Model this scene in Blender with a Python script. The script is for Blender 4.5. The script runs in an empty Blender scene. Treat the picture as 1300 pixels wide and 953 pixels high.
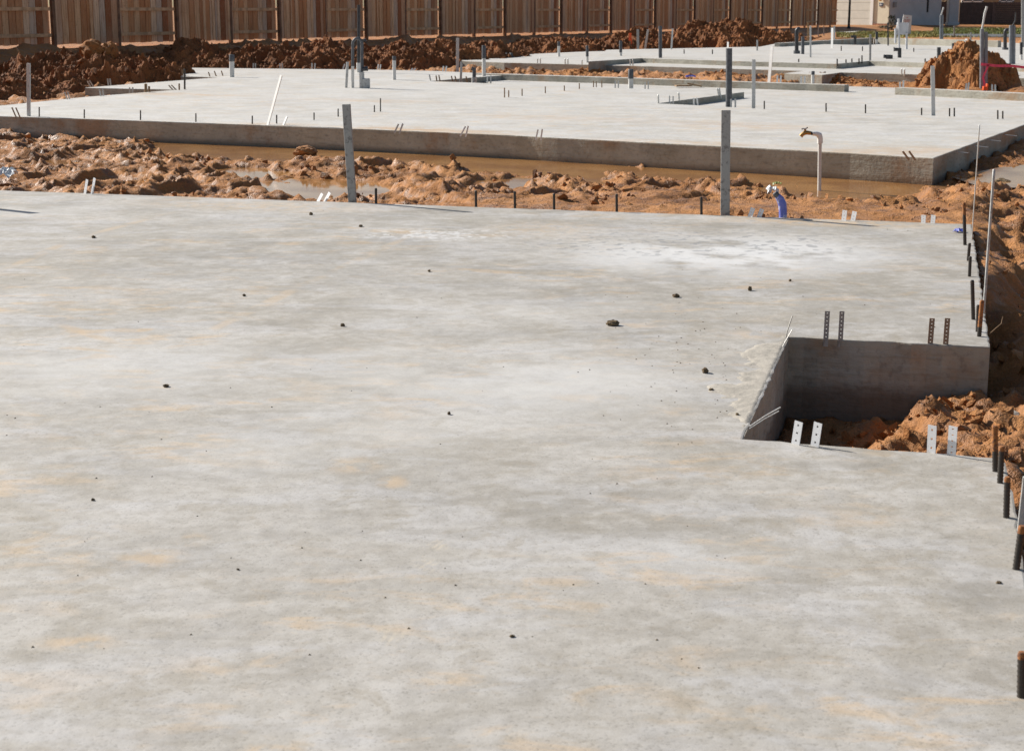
import bpy, bmesh, math, random
import numpy as np
from mathutils import Vector, Matrix, Quaternion
random.seed(11)
sc = bpy.context.scene
COL = sc.collection
R = math.radians

# ------------------------------------------------------------------ camera model (photograph: 1300 x 953 px)
F, CX, CY, HZ, CAMH = 2000.0, 650.0, 431.5, 8.0, 1.6
T = math.atan((CY - HZ) / F)
CT, ST = math.cos(T), math.sin(T)

def ray(px, py):
    a, b = (px - CX) / F, (CY - py) / F
    return Vector((a, CT + b * ST, -ST + b * CT))
def at(px, py, z=0.0):
    d = ray(px, py)
    return Vector((0, 0, CAMH)) + d * ((z - CAMH) / d.z)
def deep(px, py, fwd):
    return Vector((0, 0, CAMH)) + ray(px, py) * fwd
def over(p, px, py):
    """point in the upright plane through p (constant Y) seen at px, py"""
    d = ray(px, py)
    return Vector((0, 0, CAMH)) + d * (p.y / d.y)
def fwd_of(p):
    return p.y * CT - (p.z - CAMH) * ST
def m_per_px(p):
    return fwd_of(p) / F

# ------------------------------------------------------------------ tags
ORD = ['first', 'second', 'third', 'fourth', 'fifth', 'sixth', 'seventh', 'eighth', 'ninth', 'tenth', 'eleventh',
       'twelfth', 'thirteenth', 'fourteenth', 'fifteenth', 'sixteenth', 'seventeenth', 'eighteenth', 'nineteenth', 'twentieth']
def tag(o, label=None, cat=None, group=None, kind=None):
    if label: o['label'] = label
    if cat: o['category'] = cat
    if group: o['group'] = group
    if kind: o['kind'] = kind
    return o
def empty(name, loc, label, cat, group=None, rz=0.0):
    o = bpy.data.objects.new(name, None)
    COL.objects.link(o)
    o.empty_display_size = 0.1
    o.location = loc
    o.rotation_euler = (0, 0, rz)
    return tag(o, label, cat, group)

# ------------------------------------------------------------------ materials
class NB:
    def __init__(s, name):
        s.m = bpy.data.materials.new(name)
        s.m.use_nodes = True
        s.nt = s.m.node_tree
        s.n, s.l = s.nt.nodes, s.nt.links
        s.b = s.n['Principled BSDF']
        s._obj = None
    def add(s, t, **kw):
        k = s.n.new(t)
        for a, v in kw.items(): setattr(k, a, v)
        return k
    def put(s, sock, v):
        if hasattr(v, 'is_linked') or isinstance(v, bpy.types.NodeSocket): s.l.new(v, sock)
        elif isinstance(v, (tuple, list)) and len(v) == 3 and sock.type == 'RGBA': sock.default_value = (*v, 1)
        else: sock.default_value = v
    def obj(s):
        if s._obj is None: s._obj = s.add('ShaderNodeTexCoord').outputs['Object']
        return s._obj
    def noise(s, scale, detail=4, rough=.55, vec=None, off=0.0, dist=0.0):
        k = s.add('ShaderNodeTexNoise')
        v = vec if vec is not None else s.obj()
        if off:
            a = s.add('ShaderNodeVectorMath', operation='ADD')
            s.l.new(v, a.inputs[0]); a.inputs[1].default_value = (off, off * 1.7, off * .6); v = a.outputs[0]
        s.l.new(v, k.inputs['Vector'])
        k.inputs['Scale'].default_value = scale; k.inputs['Detail'].default_value = detail
        k.inputs['Roughness'].default_value = rough; k.inputs['Distortion'].default_value = dist
        return k.outputs['Fac']
    def scaled(s, v3):
        k = s.add('ShaderNodeVectorMath', operation='MULTIPLY')
        s.l.new(s.obj(), k.inputs[0]); k.inputs[1].default_value = v3
        return k.outputs[0]
    def ramp(s, fac, lo, hi, a=0.0, b=1.0):
        k = s.add('ShaderNodeMapRange'); k.interpolation_type = 'SMOOTHSTEP'
        s.put(k.inputs[0], fac)
        for i, v in zip((1, 2, 3, 4), (lo, hi, a, b)): k.inputs[i].default_value = v
        return k.outputs[0]
    def math(s, op, a, b=0.0):
        k = s.add('ShaderNodeMath', operation=op)
        s.put(k.inputs[0], a); s.put(k.inputs[1], b)
        return k.outputs[0]
    def mix(s, fac, a, b, blend='MIX'):
        k = s.add('ShaderNodeMix', data_type='RGBA', blend_type=blend)
        s.put(k.inputs[0], fac); s.put(k.inputs[6], a); s.put(k.inputs[7], b)
        return k.outputs[2]
    def bump(s, h, strength=.3, dist=.01, prev=None):
        k = s.add('ShaderNodeBump')
        k.inputs['Strength'].default_value = strength; k.inputs['Distance'].default_value = dist
        s.l.new(h, k.inputs['Height'])
        if prev is not None: s.l.new(prev, k.inputs['Normal'])
        return k.outputs[0]
    def blob(s, x, y, rx, ry, ang=0.0, soft=.5):
        """1 inside an ellipse on the ground, fading out, in metres of the place"""
        a = s.add('ShaderNodeMapping'); a.vector_type = 'TEXTURE'
        s.l.new(s.obj(), a.inputs[0])
        a.inputs['Location'].default_value = (x, y, 0); a.inputs['Rotation'].default_value = (0, 0, ang)
        a.inputs['Scale'].default_value = (rx, ry, 1e3)
        l = s.add('ShaderNodeVectorMath', operation='LENGTH'); s.l.new(a.outputs[0], l.inputs[0])
        return s.ramp(l.outputs['Value'], 1 - soft, 1 + soft * .3, 1, 0)
    def done(s, color=None, rough=None, metal=None, normal=None, spec=None):
        if color is not None: s.put(s.b.inputs['Base Color'], color)
        if rough is not None: s.put(s.b.inputs['Roughness'], rough)
        if metal is not None: s.b.inputs['Metallic'].default_value = metal
        if spec is not None: s.put(s.b.inputs['Specular IOR Level'], spec)
        if normal is not None: s.l.new(normal, s.b.inputs['Normal'])
        return s.m

def plain(name, col, rough=.6, metal=0.0, var=.25, scale=8.0, bump=.1, dist=.002, spec=.5):
    k = NB(name)
    n = k.noise(scale, 5, .6)
    n2 = k.noise(scale * 7, 3, .6, off=3.1)
    d = tuple(c * (1 - var) for c in col); l = tuple(min(1, c * (1 + var)) for c in col)
    c = k.mix(k.ramp(n, .35, .65), d, l)
    return k.done(c, k.ramp(n2, .3, .7, max(.05, rough - .12), min(1, rough + .12)), metal, k.bump(n2, bump, dist), spec)

def concrete(name, mid, pale, dark, tan, near=False):
    k = NB(name)
    big = k.noise(.42, 5, .55, dist=.6)
    md = k.noise(2.1, 6, .62, off=7.3, dist=.4)
    fine = k.noise(14, 5, .62, off=1.2)
    grit = k.noise(95, 3, .6, off=2.2)
    # trowel sweeps: long streaks lying in two directions
    def streak(ang, a, b, off):
        mp = k.add('ShaderNodeMapping'); k.l.new(k.obj(), mp.inputs[0])
        mp.inputs['Rotation'].default_value = (0, 0, ang); mp.inputs['Scale'].default_value = (a, b, 1)
        return k.noise(1.0, 6, .62, vec=mp.outputs[0], off=off, dist=.5)
    s1, s2 = streak(.25, 1.5, 3.4, 3.0), streak(-.5, 2.2, 5.0, 8.0)
    c = k.mix(k.ramp(big, .38, .66), mid, tuple((x + 2 * y) / 3 for x, y in zip(mid, pale)))
    c = k.mix(k.ramp(k.noise(.8, 6, .6, off=21.0, dist=.7), .48, .70, 0, .6), c, dark)
    c = k.mix(k.ramp(md, .46, .66, 0, .68), c, pale)
    c = k.mix(k.ramp(s1, .48, .62, 0, .62), c, (pale[0] * .97, pale[1] * .99, pale[2] * 1.04))
    c = k.mix(k.ramp(s2, .52, .68, 0, .42), c, dark)
    t = k.math('MULTIPLY', k.ramp(streak(.1, 3.4, 7.0, 11.0), .51, .66), k.ramp(k.noise(.6, 4, .6, off=4.0), .38, .62))
    c = k.mix(k.math('MULTIPLY', t, .66), c, tan)
    t2 = k.math('MULTIPLY', k.ramp(k.noise(1.9, 6, .66, off=15.0, dist=.5), .62, .76), k.ramp(fine, .35, .6))
    c = k.mix(k.math('MULTIPLY', t2, .45), c, tan)
    c = k.mix(k.ramp(fine, .30, .58, .40, 0), c, dark)
    c = k.mix(k.ramp(fine, .52, .68, 0, .38), c, pale)
    f2 = k.noise(6.0, 6, .68, off=61.0, dist=.5)
    c = k.mix(k.ramp(f2, .53, .66, 0, .45), c, (mid[0] * .98, mid[1] * 1.01, mid[2] * 1.09))
    c = k.mix(k.ramp(f2, .34, .46, .45, 0), c, (dark[0] * 1.2, dark[1] * 1.16, dark[2] * 1.08))
    c = k.mix(k.ramp(grit, .30, .46, .42, 0), c, tuple(x * .62 for x in dark))
    if not near:
        for (px, py, rx, ry, st) in [(510, 164, 1.0, .5, .8), (600, 168, 1.0, .5, .6), (340, 158, .8, .4, .5), (860, 181, 1.4, .4, .5), (1080, 193, 1.2, .5, .5), (236, 120, 1.6, .5, .6), (470, 128, 2, .5, .35), (950, 160, 1.5, .8, .4), (1160, 190, .8, .6, .5), (720, 150, 2, .6, .3)]:
            p = at(px, py)
            w = k.math('MULTIPLY', k.blob(p.x, p.y, rx, ry, -.4, .9), k.ramp(k.noise(3.5, 5, .64, off=px * .09), .36, .54))
            c = k.mix(k.math('MULTIPLY', w, st), c, (.50, .335, .19))
    rgh = k.ramp(md, .3, .7, .55, .80)
    h = k.math('ADD', k.math('MULTIPLY', fine, .8), k.math('MULTIPLY', grit, .35))
    h = k.math('ADD', h, k.math('MULTIPLY', md, 1.2))
    if near:
        # efflorescence with small wet dashes, far right of the near slab
        p = at(925, 322); w = k.blob(p.x, p.y, 1.25, 1.0, .2, .75)
        w = k.math('MULTIPLY', w, k.ramp(k.noise(2.6, 5, .6, off=5.5), .32, .55))
        c = k.mix(k.math('MULTIPLY', w, .8), c, (.66, .655, .65))
        p2 = at(890, 308); w2 = k.blob(p2.x, p2.y, 1.5, .85, .0, .6)
        dash = k.ramp(k.noise(13, 3, .5, off=9.0), .56, .62)
        c = k.mix(k.math('MULTIPLY', k.math('MULTIPLY', w2, dash), .62), c, (.22, .22, .225))
        p3 = at(560, 298); w3 = k.blob(p3.x, p3.y, .75, .35, .0, .6)
        c = k.mix(k.math('MULTIPLY', k.math('MULTIPLY', w3, k.ramp(k.noise(16, 3, .5, off=19.0), .5, .58)), .6), c, (.66, .655, .65))
        # dried mud prints and streaks
        for (px, py, rx, ry, an, st) in [(190, 708, .12, .09, 0, .6), (243, 685, .06, .07, 0, .5), (990, 525, .10, .10, 0, .3),
                                         (810, 413, .18, .08, 0, .45), (770, 447, .15, .10, 0, .3), (905, 600, .3, .1, 0, .3),
                                         (855, 522, .11, .10, 0, .35), (500, 524, .12, .14, 0, .4), (955, 425, .18, .12, 0, .4),
                                         (100, 815, .12, .06, 0, .6), (450, 590, .12, .12, 0, .5), (500, 612, .06, .09, 0, .6),
                                         (735, 505, .25, .08, 0, .4), (1065, 660, .25, .1, 0, .25), (690, 290, .5, .5, 0, .35), (1050, 283, 1.0, .25, -.26, .7),
                                         (330, 262, 1.3, .35, -.2, .4)]:
            p = at(px, py)
            w = k.math('MULTIPLY', k.blob(p.x, p.y, rx, ry, an, .8), k.ramp(k.noise(11, 4, .6, off=px * .13), .38, .58))
            c = k.mix(k.math('MULTIPLY', w, st), c, tan)
        for (px, py, rx, ry, st) in [(1235, 755, .16, .10, .55), (1100, 590, .3, .06, .35), (640, 640, .5, .6, .10), (330, 690, .7, .5, .22), (350, 330, 1.8, 1.2, .4), (760, 370, 1.0, .6, .35), (1150, 380, .9, .9, .3), (250, 600, .5, .4, .3)]:
            p = at(px, py)
            w = k.math('MULTIPLY', k.blob(p.x, p.y, rx, ry, 0, .9), k.ramp(k.noise(5, 5, .65, off=px * .11), .36, .62))
            c = k.mix(k.math('MULTIPLY', w, st), c, tuple(x * .78 for x in dark))
        # broad bleached areas seen in the middle and at the left edge
        for (px, py, rx, ry, st) in [(620, 480, 1.0, 1.0, .62), (60, 470, .9, .8, .5), (640, 395, 1.0, .5, .35), (250, 470, 1.0, .7, .3), (20, 268, .7, .5, .5), (740, 490, .6, .6, .4), (430, 560, .8, .5, .4), (900, 700, .4, .3, .3)]:
            p = at(px, py)
            w = k.math('MULTIPLY', k.blob(p.x, p.y, rx, ry, .3, .9), k.ramp(k.noise(1.9, 6, .62, off=px * .07), .30, .62))
            c = k.mix(k.math('MULTIPLY', w, st), c, (.57, .555, .53))
        # faint ribbed boot prints
        for (px, py, an) in [(542, 716, .5), (553, 690, .45), (498, 806, .2)]:
            p = at(px, py)
            wv = k.add('ShaderNodeTexWave'); mp = k.add('ShaderNodeMapping'); k.l.new(k.obj(), mp.inputs[0]); mp.inputs['Rotation'].default_value = (0, 0, an)
            k.l.new(mp.outputs[0], wv.inputs['Vector']); wv.inputs['Scale'].default_value = 14; wv.inputs['Distortion'].default_value = 3; wv.inputs['Detail Scale'].default_value = 2
            w = k.math('MULTIPLY', k.blob(p.x, p.y, .045, .085, an, .8), k.math('MULTIPLY', k.ramp(wv.outputs['Fac'], .3, .75, .35, 1), k.ramp(k.noise(18, 4, .6, off=px * .2), .4, .6)))
            c = k.mix(k.math('MULTIPLY', w, .5), c, (.60, .52, .40))
        # two trowel/wheel tracks of dried mud curving over the left half
        for (a, b, cc) in [((0, 345), (95, 303), (225, 268)), ((70, 410), (150, 436), (280, 433)), ((240, 433), (420, 345), (520, 300))]:
            pa, pb, pc = at(*a), at(*b), at(*cc)
            for q0, q1 in ((pa, pb), (pb, pc)):
                m_, d_ = (q0 + q1) / 2, q1 - q0
                w = k.blob(m_.x, m_.y, d_.length * .55, .05, math.atan2(d_.y, d_.x), .5)
                w = k.math('MULTIPLY', w, k.ramp(k.noise(4, 4, .6, off=a[0] + .3), .40, .6))
                c = k.mix(k.math('MULTIPLY', w, .38), c, tan)
    return k.done(c, rgh, None, k.bump(h, .20, .010), .4)

def concrete_side():
    k = NB('formed concrete edge stained by mud')
    n = k.noise(1.6, 6, .65, off=2.0); s = k.noise(1.0, 5, .6, vec=k.scaled((5, 5, 30)))
    f = k.noise(24, 4, .6, off=8.0)
    c = k.mix(k.ramp(n, .35, .65), (.47, .445, .375), (.35, .325, .265))
    c = k.mix(k.ramp(s, .5, .7, 0, .5), c, (.25, .22, .165))
    c = k.mix(k.ramp(k.noise(1.1, 5, .65, off=14.0), .52, .68, 0, .7), c, (.36, .215, .115))
    c = k.mix(k.ramp(f, .3, .5, .35, 0), c, (.14, .125, .11))
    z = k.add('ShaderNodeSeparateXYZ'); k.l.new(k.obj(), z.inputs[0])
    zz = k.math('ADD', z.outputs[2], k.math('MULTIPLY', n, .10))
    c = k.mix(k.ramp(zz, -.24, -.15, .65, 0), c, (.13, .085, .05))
    h = k.math('ADD', f, k.math('MULTIPLY', s, 1.4))
    return k.done(c, .85, None, k.bump(h, .5, .012), .3)

def mud(name, hi, lo, wet, sheen=.35, spec=.4):
    k = NB(name)
    a = k.noise(.9, 6, .6); b = k.noise(5, 6, .65, off=4.0); f = k.noise(28, 5, .65, off=9.0); g = k.noise(90, 3, .6, off=1.0)
    c = k.mix(k.ramp(a, .35, .65), lo, hi)
    c = k.mix(k.ramp(b, .48, .68, 0, .7), c, wet)
    c = k.mix(k.ramp(f, .55, .72, 0, .5), c, tuple(x * 1.35 for x in hi))
    c = k.mix(k.ramp(g, .3, .5, .4, 0), c, tuple(x * .55 for x in lo))
    h = k.math('ADD', k.math('MULTIPLY', b, .8), k.math('ADD', k.math('MULTIPLY', f, .55), k.math('MULTIPLY', g, .2)))
    r = k.ramp(b, .4, .66, .9, sheen)
    return k.done(c, r, None, k.bump(h, .9, .05), spec)

def water_mat():
    k = NB('murky brown rain water')
    n = k.noise(1.3, 5, .6); r = k.noise(9, 3, .5, off=2.0)
    c = k.mix(k.ramp(n, .35, .65), (.44, .225, .08), (.28, .13, .044))
    return k.done(c, k.ramp(n, .3, .7, .05, .14), None, k.bump(r, .06, .01), .5)

def wood_mat():
    k = NB('new cedar fence boards')
    g = k.add('ShaderNodeNewGeometry').outputs['Random Per Island']
    v = k.scaled((9, 9, .55)); n = k.noise(3, 6, .65, vec=v); n2 = k.noise(16, 4, .6, vec=v, off=3.0)
    cr = k.add('ShaderNodeValToRGB'); k.l.new(g, cr.inputs[0])
    e = cr.color_ramp.elements
    e[0].position, e[0].color = 0, (.27, .085, .028, 1); e[1].position, e[1].color = 1, (.70, .41, .215, 1)
    for p, c_ in ((.22, (.58, .27, .115, 1)), (.33, (.58, .46, .36, 1)), (.56, (.80, .60, .42, 1)), (.45, (.76, .46, .25, 1)), (.62, (.34, .11, .036, 1)), (.82, (.82, .57, .36, 1))):
        q = e.new(p); q.color = c_
    c = k.mix(k.ramp(n, .40, .66, 0, .6), cr.outputs[0], (.30, .11, .04))
    c = k.mix(k.ramp(k.noise(.35, 3, .6, off=17.0), .45, .62, 0, .4), c, (.40, .24, .14))
    c = k.mix(k.ramp(n2, .5, .7, 0, .35), c, (.70, .54, .40))
    c = k.mix(k.ramp(k.noise(26, 2, .5, off=6.0), .66, .72, 0, .7), c, (.16, .07, .035))
    return k.done(c, .75, None, k.bump(n2, .4, .004), .3)

def metal_mat(name, col, spot, amount=.55, rough=.5, metal=.6, scale=25):
    k = NB(name)
    n = k.noise(scale, 5, .65); n2 = k.noise(scale * 4, 4, .6, off=3.0)
    c = k.mix(k.ramp(n, amount, amount + .12), col, spot)
    c = k.mix(k.ramp(n2, .55, .7, 0, .5), c, tuple(x * .6 for x in col))
    return k.done(c, k.ramp(n2, .3, .7, rough - .1, rough + .2), metal, k.bump(n2, .25, .002))

M = {}
M['slab_near'] = concrete('darker grey troweled concrete', (.37, .340, .294), (.492, .470, .442), (.258, .232, .194), (.54, .395, .245), True)
M['slab_pale'] = concrete('paler grey troweled concrete', (.50, .475, .43), (.585, .565, .535), (.39, .36, .315), (.58, .43, .27))  # paler tones for the middle and far slabs
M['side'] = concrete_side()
M['rough_mortar'] = plain('rough tan mortar', (.385, .35, .298), .9, 0, .14, 10, .5, .006)
M['mud'] = mud('wet trampled clay', (.46, .21, .072), (.32, .135, .042), (.16, .064, .02), .36)
M['dirt'] = mud('loose dug clay', (.46, .21, .076), (.30, .125, .043), (.17, .072, .027), .7, .2)
M['berm'] = mud('dark brown dug clay', (.33, .132, .050), (.195, .077, .029), (.085, .035, .015), .7, .15)  # darker clay tones for the heaps along the fence
M['water'] = water_mat()
M['wood'] = wood_mat()
M['rail'] = plain('paler fence rail', (.56, .35, .20), .8, 0, .25, 5)  # paler than the boards, painting in the light caught by the rails
M['post_wood'] = plain('dark fence post', (.17, .09, .05), .8, 0, .3, 5)
M['galv'] = metal_mat('galvanised steel with concrete splatter', (.50, .50, .49), (.34, .33, .31), .5, .5, .35, 22)
M['strap_bright'] = metal_mat('bright galvanised strap', (.74, .74, .75), (.50, .50, .50), .6, .45, .15, 60)
M['stake_grey'] = metal_mat('grey weathered stake with splatter', (.36, .35, .33), (.20, .19, .18), .52, .75, .0, 30)
M['stake_pale'] = metal_mat('pale grey stake', (.60, .60, .58), (.42, .41, .39), .55, .7, .0, 20)
M['white'] = plain('white painted strip', (.80, .80, .78), .55, 0, .06, 6)
M['pvc'] = metal_mat('white pipe with mortar smears', (.66, .65, .62), (.40, .37, .33), .56, .5, .0, 14)
M['abs'] = plain('black plastic pipe', (.035, .036, .04), .4, 0, .4, 20)
M['wrap'] = plain('dark pipe wrap', (.085, .09, .10), .55, 0, .3, 20)
M['conduit'] = plain('grey plastic conduit', (.20, .215, .235), .45, 0, .15, 12)
M['steel'] = metal_mat('dark steel bolt', (.060, .052, .046), (.12, .07, .04), .58, .5, .5, 60)
M['rust'] = metal_mat('fresh orange rust', (.36, .145, .045), (.15, .065, .035), .47, .8, .1, 70)
M['rusty_strap'] = metal_mat('rusty perforated steel', (.36, .28, .21), (.30, .17, .095), .55, .7, .4, 40)
M['grey_strap'] = metal_mat('dull dark perforated steel', (.40, .40, .39), (.26, .25, .23), .55, .55, .5, 40)
M['wire'] = plain('bright tie wire', (.62, .61, .58), .4, .6, .1, 30)
M['brass'] = metal_mat('weathered brass', (.48, .29, .10), (.30, .17, .07), .5, .4, .8, 50)
M['plastic_white'] = plain('white plastic sheet', (.72, .74, .74), .4, 0, .12, 30, .3, .01)
M['blue'] = plain('blue plastic film', (.10, .14, .55), .4, 0, .5, 26, .4, .01)
M['blue_white'] = metal_mat('blue film with white print', (.16, .19, .58), (.62, .64, .80), .52, .45, 0, 24)
M['yellow_green'] = plain('faded green yellow print', (.38, .42, .12), .5, 0, .4, 40)
M['pink_tape'] = plain('pink flagging tape', (.85, .08, .17), .5, 0, .15, 20)
M['orange'] = plain('orange marker tape', (.90, .13, .03), .5, 0, .15, 20)
M['clod'] = mud('dark wet clod', (.23, .165, .095), (.14, .098, .058), (.07, .05, .033), .7, .2)
M['scrap_wood'] = plain('old brown board', (.30, .19, .10), .8, 0, .3, 12)
M['twig'] = plain('bare twig', (.25, .16, .09), .85)
M['cream'] = plain('cream painted wall', (.70, .64, .49), .8, 0, .05, 2)
M['garage'] = plain('pale garage door', (.64, .62, .54), .6, 0, .04, 3)
M['grey_wall'] = plain('blue grey pillar and shaded side', (.46, .48, .50), .8, 0, .05, 2)  # pillar colour; also paints the shade on the cream house's side
M['tan_wall'] = plain('tan stucco', (.36, .25, .14), .9, 0, .12, 3)
M['trim'] = plain('white trim', (.80, .79, .75), .6, 0, .05)
M['roof'] = plain('brown roof tiles', (.15, .10, .075), .85, 0, .3, 4)
M['brown_fence'] = plain('dark brown stained boards', (.075, .052, .045), .75, 0, .2, 6)
M['brown_frame'] = plain('brown stained frame', (.11, .075, .065), .75, 0, .2, 6)
M['glass'] = plain('dark window glass', (.02, .025, .03), .08, 0, .1, 3, .0)
M['brick'] = plain('red brick edging', (.30, .13, .075), .85, 0, .35, 6)
M['dark_green'] = plain('dark shrub leaves', (.05, .06, .035), .6, 0, .5, 9)
M['grass'] = plain('short green grass', (.10, .145, .022), .6, 0, .45, 1.4)
M['grass_dry'] = plain('yellowing grass', (.26, .23, .06), .7, 0, .35, 1.4)
M['asphalt'] = plain('grey road surface', (.10, .10, .10), .85, 0, .15, 4)
M['driveway'] = plain('cream concrete driveway', (.60, .56, .48), .8, 0, .08, 2)
M['lamp'] = plain('black painted steel', (.012, .012, .013), .45, .2, .2)
M['plaque'] = plain('dark blue number plaque', (.05, .07, .12), .5)
M['amber'] = plain('amber lantern glass', (.65, .36, .07), .3, 0, .1)
M['sign_grey'] = plain('white sign board', (.62, .62, .63), .6, 0, .05)
M['red_ink'] = plain('red lettering', (.55, .06, .04), .6)

# ------------------------------------------------------------------ mesh helpers
class MB:
    def __init__(s): s.v, s.f, s.mi = [], [], []
    def add(s, vs, fs, mi=0):
        o = len(s.v); s.v += [tuple(x) for x in vs]; s.f += [tuple(i + o for i in f) for f in fs]; s.mi += [mi] * len(fs)
    def box(s, c, size, rz=0.0, mi=0, mat=None):
        hx, hy, hz = (x / 2 for x in size); ch = min(hx, hy, hz) * .18
        q = mat if mat is not None else Matrix.Rotation(rz, 3, 'Z')
        vs = []
        for sz in (-1, 1):
            for (dx, dy, dz) in ((ch, 0, 0), (0, ch, 0), (0, 0, ch)):
                for sx, sy in ((-1, -1), (1, -1), (1, 1), (-1, 1)):
                    vs.append(Vector(c) + q @ Vector((sx * (hx - (ch if not dx else 0)), sy * (hy - (ch if not dy else 0)), sz * (hz - (ch if not dz else 0)))))
        bm = bmesh.new(); bv = [bm.verts.new(p) for p in vs]
        r = bmesh.ops.convex_hull(bm, input=bv)
        bm.verts.index_update(); bm.faces.index_update()
        s.add([v.co for v in bm.verts], [[v.index for v in f.verts] for f in bm.faces], mi); bm.free()
    def slat(s, c, size, rz=0.0, mi=0):
        hx, hy, hz = (x / 2 for x in size); q = Matrix.Rotation(rz, 3, 'Z')
        vs = [Vector(c) + q @ Vector((sx * hx, sy * hy, sz * hz)) for sz in (-1, 1) for sx, sy in ((-1, -1), (1, -1), (1, 1), (-1, 1))]
        s.add(vs, [(3, 2, 1, 0), (4, 5, 6, 7), (0, 1, 5, 4), (1, 2, 6, 5), (2, 3, 7, 6), (3, 0, 4, 7)], mi)
    def tube(s, pts, rad, seg=10, mi=0, mis=None, cap=True):
        pts = [Vector(p) for p in pts]; n = len(pts)
        rad = rad if isinstance(rad, (list, tuple)) else [rad] * n
        o = len(s.v); up = Vector((.31, .87, .38)).normalized()
        for i, p in enumerate(pts):
            t = (pts[min(i + 1, n - 1)] - pts[max(i - 1, 0)]).normalized()
            a = t.cross(up).normalized(); b = t.cross(a).normalized()
            for k in range(seg):
                th = 2 * math.pi * k / seg
                s.v.append(tuple(p + (a * math.cos(th) + b * math.sin(th)) * rad[i]))
        for i in range(n - 1):
            for k in range(seg):
                k2 = (k + 1) % seg
                s.f.append((o + i * seg + k, o + i * seg + k2, o + (i + 1) * seg + k2, o + (i + 1) * seg + k))
                s.mi.append(mis[i] if mis else mi)
        if cap:
            s.f.append(tuple(o + k for k in range(seg))); s.mi.append(mis[0] if mis else mi)
            s.f.append(tuple(o + (n - 1) * seg + k for k in range(seg))[::-1]); s.mi.append(mis[-1] if mis else mi)
    def build(s, name, mats, parent=None, smooth=False, loc=None):
        me = bpy.data.meshes.new(name)
        off = Vector(loc) if loc is not None else Vector((0, 0, 0))
        me.from_pydata([tuple(Vector(v) - off) for v in s.v], [], s.f)
        for m in (mats if isinstance(mats, (list, tuple)) else [mats]): me.materials.append(m)
        me.polygons.foreach_set('material_index', s.mi)
        bm = bmesh.new(); bm.from_mesh(me); bmesh.ops.recalc_face_normals(bm, faces=bm.faces[:]); bm.to_mesh(me); bm.free()
        if smooth:
            me.polygons.foreach_set('use_smooth', [True] * len(me.polygons))
            me.set_sharp_from_angle(angle=R(40))
        o = bpy.data.objects.new(name, me); COL.objects.link(o)
        o.location = off
        if parent is not None: o.parent = parent
        return o

# ------------------------------------------------------------------ numpy noise
_rng = np.random.RandomState(5)
_P = _rng.permutation(4096)
_G = _rng.rand(4096) * 2 * np.pi
_GX, _GY = np.cos(_G), np.sin(_G)
_J1, _J2, _J3 = _rng.rand(4096), _rng.rand(4096), _rng.rand(4096)
def _h(ix, iy): return _P[(_P[ix & 4095] + iy) & 4095]
def perlin(x, y):
    ix, iy = np.floor(x).astype(np.int64), np.floor(y).astype(np.int64)
    fx, fy = x - ix, y - iy
    u, v = fx * fx * fx * (fx * (fx * 6 - 15) + 10), fy * fy * fy * (fy * (fy * 6 - 15) + 10)
    def g(a, b):
        k = _h(ix + a, iy + b); return _GX[k] * (fx - a) + _GY[k] * (fy - b)
    a = g(0, 0) * (1 - u) + g(1, 0) * u; b = g(0, 1) * (1 - u) + g(1, 1) * u
    return (a * (1 - v) + b * v) * 1.5
def fbm(x, y, o=5, gain=.5):
    s, a = 0, 1.0
    for i in range(o):
        s = s + a * perlin(x + 17.3 * i, y - 9.1 * i); x, y, a = x * 2.03, y * 2.03, a * gain
    return s
def ridged(x, y, o=5, gain=.55):
    t, a, w = 0, 1.0, 1.0
    for i in range(o):
        r = np.clip(1 - 1.9 * np.abs(perlin(x + 13.1 * i, y - 7.7 * i)), 0, 1) ** 2
        t = t + a * r * w; w = np.clip(r * 1.6, .25, 1); x, y, a = x * 2.07, y * 2.07, a * gain
    return t
def clods(x, y, seed=0.0):
    """lumps: domes round scattered points, 0..1"""
    x = x + seed; y = y + seed * 1.37
    ix, iy = np.floor(x).astype(np.int64), np.floor(y).astype(np.int64)
    best = np.zeros_like(x)
    for a in (-1, 0, 1):
        for b in (-1, 0, 1):
            k = _h(ix + a, iy + b)
            dx, dy = ix + a + _J1[k] - x, iy + b + _J2[k] - y
            an = _J3[k] * 6.28
            ca, sa = np.cos(an), np.sin(an)
            e = 1.25 + .5 * _J1[k]
            q = ((dx * ca + dy * sa) * e) ** 2 + ((-dx * sa + dy * ca) / e * 1.25) ** 2
            best = np.maximum(best, np.sqrt(np.clip(1 - q * 1.5, 0, 1)) * (.25 + .75 * _J3[(k * 7 + 3) & 4095]))
    return best
def sstep(a, b, x):
    t = np.clip((x - a) / (b - a), 0, 1); return t * t * (3 - 2 * t)
def inside(poly, x, y):
    r = np.zeros(x.shape, bool); n = len(poly)
    for i in range(n):
        (x0, y0), (x1, y1) = poly[i], poly[(i + 1) % n]
        if y0 == y1: continue
        c = ((y0 > y) != (y1 > y)) & (x < (x1 - x0) * (y - y0) / (y1 - y0) + x0)
        r ^= c
    return r
def edge_dist(poly, x, y):
    d = np.full(x.shape, 1e9); n = len(poly)
    for i in range(n):
        (x0, y0), (x1, y1) = poly[i], poly[(i + 1) % n]
        ex, ey = x1 - x0, y1 - y0; L = ex * ex + ey * ey + 1e-12
        t = np.clip(((x - x0) * ex + (y - y0) * ey) / L, 0, 1)
        d = np.minimum(d, (x - x0 - t * ex) ** 2 + (y - y0 - t * ey) ** 2)
    return np.sqrt(d)
def xy(l, z=0.0): return [tuple(at(*p, z).xy) for p in l]
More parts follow.
